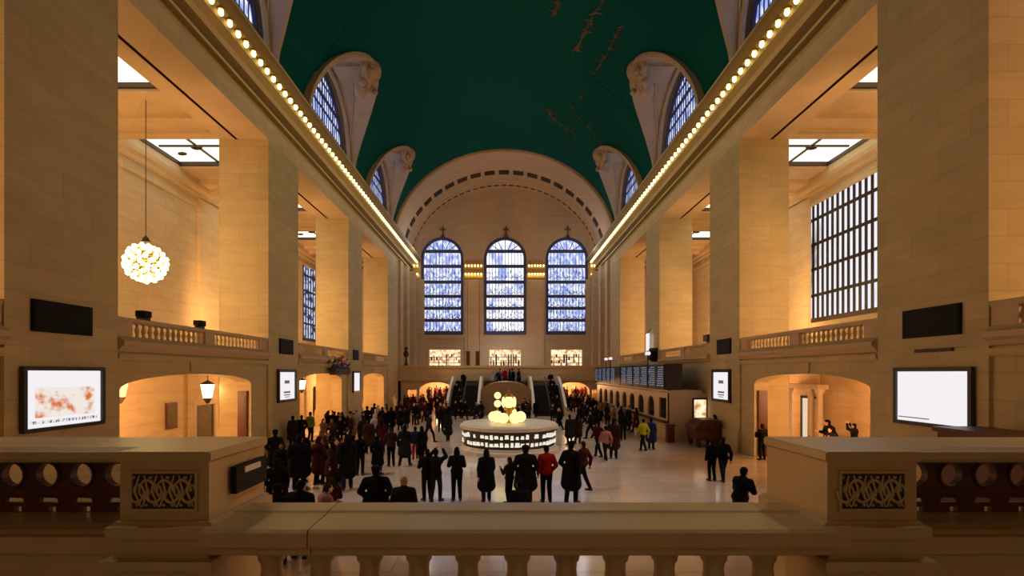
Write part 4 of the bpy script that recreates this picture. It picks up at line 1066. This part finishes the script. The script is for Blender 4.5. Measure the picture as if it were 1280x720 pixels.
# distant crowds
rp = random.Random(21)
POS = ['stand', 'stand_long', 'woman', 'walk', 'walk_long', 'phone', 'hat']
DK = ['black', 'black', 'charcoal', 'brown', 'maroon', 'navy', 'black']
def crowd(n, x0, x1, y0, y1, label, group, cols=DK, z=0, hmin=1.6, dmin=.6):
    pts = []
    for _ in range(n):
        for _t in range(40):
            x, y = rp.uniform(x0, x1), rp.uniform(y0, y1)
            if all((x-a)**2+(y-b_)**2 > dmin**2 for a, b_ in pts): break
        else: continue
        pts.append((x, y))
        person(x, y, rp.choice(POS), rp.choice(cols), rp.choice(['black', 'black', 'denim', 'charcoal']), label, group, rp.uniform(-3.1, 3.1), rp.uniform(hmin, 1.85), z, rp.choice([0, 0, 1, 2]), rp.choice([0, 0, 1]))
crowd(15, -9.9, -6.4, 63.5, 66.2, 'person in dark red or brown on the raised floor inside the far left arch', 'crowd inside the far left arch', ['maroon', 'brown', 'maroon'], .7)
crowd(15, 6.5, 10.2, 63.5, 66.2, 'person in dark red or brown on the raised floor inside the far right arch', 'crowd inside the far right arch', ['maroon', 'brown', 'maroon'], .7)
crowd(14, -11.2, -6.6, 55.0, 59.3, 'person in dark clothes in the packed crowd at the far left arch', 'crowd at the far left arch', ['maroon', 'brown', 'black', 'maroon'])
crowd(13, 6.9, 9.6, 55.0, 59.3, 'person in dark clothes in the packed crowd at the far right arch', 'crowd at the far right arch', ['maroon', 'brown', 'black', 'maroon'])
crowd(12, -10.2, -6.0, 36, 47, 'person in dark clothes in the left distance, before the farthest left pier', 'distant walkers on the left', DK+['tan', 'white'])
crowd(9, -6, -3.4, 37, 47.5, 'person in dark clothes left of and beyond the booth', 'walkers beyond the booth on the left')
crowd(14, -2.6, 3.2, 40, 48.5, 'person in dark clothes behind the booth at the foot of the stairs', 'people behind the booth')
crowd(9, 3.4, 7.2, 37, 47.5, 'person in dark clothes right of and beyond the booth', 'walkers beyond the booth on the right')
crowd(14, 8.0, 9.5, 36, 54, 'person queueing along the ticket windows in the distance', 'queue at the ticket windows', DK+['tan', 'white', 'grey'])
crowd(14, -10.6, -7.6, 26.5, 34, 'person in dark clothes in the left crowd between the second and third piers', 'left middle crowd', DK+['tan', 'brown', 'white'])
crowd(9, -8.8, -6.2, 17.0, 22.0, 'person in dark clothes deep in the near left crowd', 'near left crowd', DK)
# people on the flights and the landing
for sg, nm in ((-1, 'left'), (1, 'right')):
    for i in range(5):
        f = (i+.5)/5; n_ = int(f*17); x = .2+sg*rp.uniform(3.2, 5.2)
        person(x, 56-6.5+6*(n_+.5)/18, rp.choice(POS[:5]), rp.choice(['black', 'charcoal', 'black']), 'black', f'person in black on the {nm} flight of the far staircase', f'people on the {nm} staircase', rp.choice([0, pi])+rp.uniform(-.3, .3), 1.7, ZT*(n_+1)/18)
crowd(9, -1.5, 2.0, 58.2, 59.3, 'person in bright clothes standing on the landing at the top of the far stairs', 'people on the stair landing', ['white', 'pink', 'blue', 'green', 'red', 'navy', 'white'], ZT+.0, dmin=.45)

# ------------------------------------------------------------------ lights
def light(kind, name, loc, energy, col, size=.3, rot=None, spot=None, blend=.5):
    d = bpy.data.lights.new(name, kind); d.energy = energy; d.color = col
    if kind == 'AREA': d.shape = 'RECTANGLE'; d.size, d.size_y = size
    else: d.shadow_soft_size = size
    if spot: d.spot_size = spot; d.spot_blend = blend
    o = bpy.data.objects.new(name, d); COL.objects.link(o); o.location = loc
    if rot: o.rotation_euler = rot
    return o
WARM = (1, .485, .19); SOFT = (1, .93, .88); LIME = (.92, .9, .42)
def aim(o, p):
    o.rotation_euler = (Vector(p)-o.location).to_track_quat('-Z', 'Y').to_euler(); return o
for s in (-1, 1):
    for k, yb in enumerate((8.5, 22.5, 36.5, 50.5)):
        light('POINT', 'gallery_lamp', (s*18.6, yb-1.5, E+3.2), 170, WARM, .9)
        o = light('SPOT', 'gallery_fill_spot', (s*17.6, yb-5.5, E+2.6), 2600, WARM, .5, spot=radians(115), blend=.6); aim(o, (s*16.6, yb+6, E+6.5))  # unseen spot added to brighten the jambs and gallery wall
        light('POINT', 'passage_lamp', (s*15.4, yb-1, 2.9), 800, WARM, .25)
    # unseen spots added at cornice height to brighten floor and piers
    for yb in (16, 27, 38, 50):
        o = light('SPOT', 'floor_fill_spot', (s*10.6, yb, E+14.0), 3300, SOFT, .4, spot=radians(46), blend=.7); aim(o, (s*2.5, yb+2, 0))
        o = light('SPOT', 'pier_fill_spot', (s*10.7, yb, E+14.2), 400 if yb < 20 else 1100, LIME, .4, spot=radians(56), blend=.9); aim(o, (-s*12.4, yb+4, E+11.5))  # added for the yellow-green light on the upper piers
    o = light('SPOT', 'balcony_fill_spot', (s*10.6, 6, E+14.0), 1500, SOFT, .5, spot=radians(30), blend=.8); aim(o, (0, 3, E-1))  # unseen spot added to brighten the near railing
    light('POINT', 'end_fill_lamp', (s*9.5, 62, E+15.0), 190, SOFT, .4)  # added fill light for the dark tympanum, no fixture there
light('POINT', 'rear_fill_lamp', (0, -5, E+3.5), 110, (1, .74, .4), .5)  # unseen lamp added behind the viewer to light the foreground
for sg in (-1, 1):
    light('POINT', 'far_arch_lamp', (sg*8.2, 64.5, 2.9), 1300, WARM, .15)
light('POINT', 'far_balcony_fill', (0, 63.5, E+3), 200, SOFT, .5)  # unseen fill lamp brightening the end wall
aim(light('SPOT', 'end_fill_spot', (-10.4, 50, E+13.8), 1500, SOFT, .4, spot=radians(50), blend=.8), (2, 62, 3))  # pair of unseen fill spots brightening the end of the hall
aim(light('SPOT', 'end_fill_spot', (10.4, 50, E+13.8), 1500, SOFT, .4, spot=radians(50), blend=.8), (-2, 62, 3))

world = bpy.data.worlds.new('world'); SC.world = world; world.use_nodes = True
world.node_tree.nodes['Background'].inputs[0].default_value = (.3, .4, .7, 1); world.node_tree.nodes['Background'].inputs[1].default_value = .1

# ------------------------------------------------------------------ camera
cd = bpy.data.cameras.new('camera'); cam = bpy.data.objects.new('camera', cd); COL.objects.link(cam)
cam.location = (0, 0, E); cam.rotation_euler = (pi/2, 0, 0)
cd.sensor_width = 36; cd.lens = 18; cd.shift_x = 10/1280; cd.shift_y = 106/1280; cd.clip_start = .1; cd.clip_end = 300
SC.camera = cam
SC.view_settings.view_transform = 'Standard'; SC.view_settings.look = 'None'; SC.view_settings.gamma = 1; SC.view_settings.use_curve_mapping = False
SC.view_settings.exposure = -0.1
SC.cycles.use_denoising = True; SC.cycles.max_bounces = 6; SC.cycles.diffuse_bounces = 4; SC.cycles.glossy_bounces = 3
SC.cycles.sample_clamp_indirect = 6; SC.cycles.use_light_tree = True
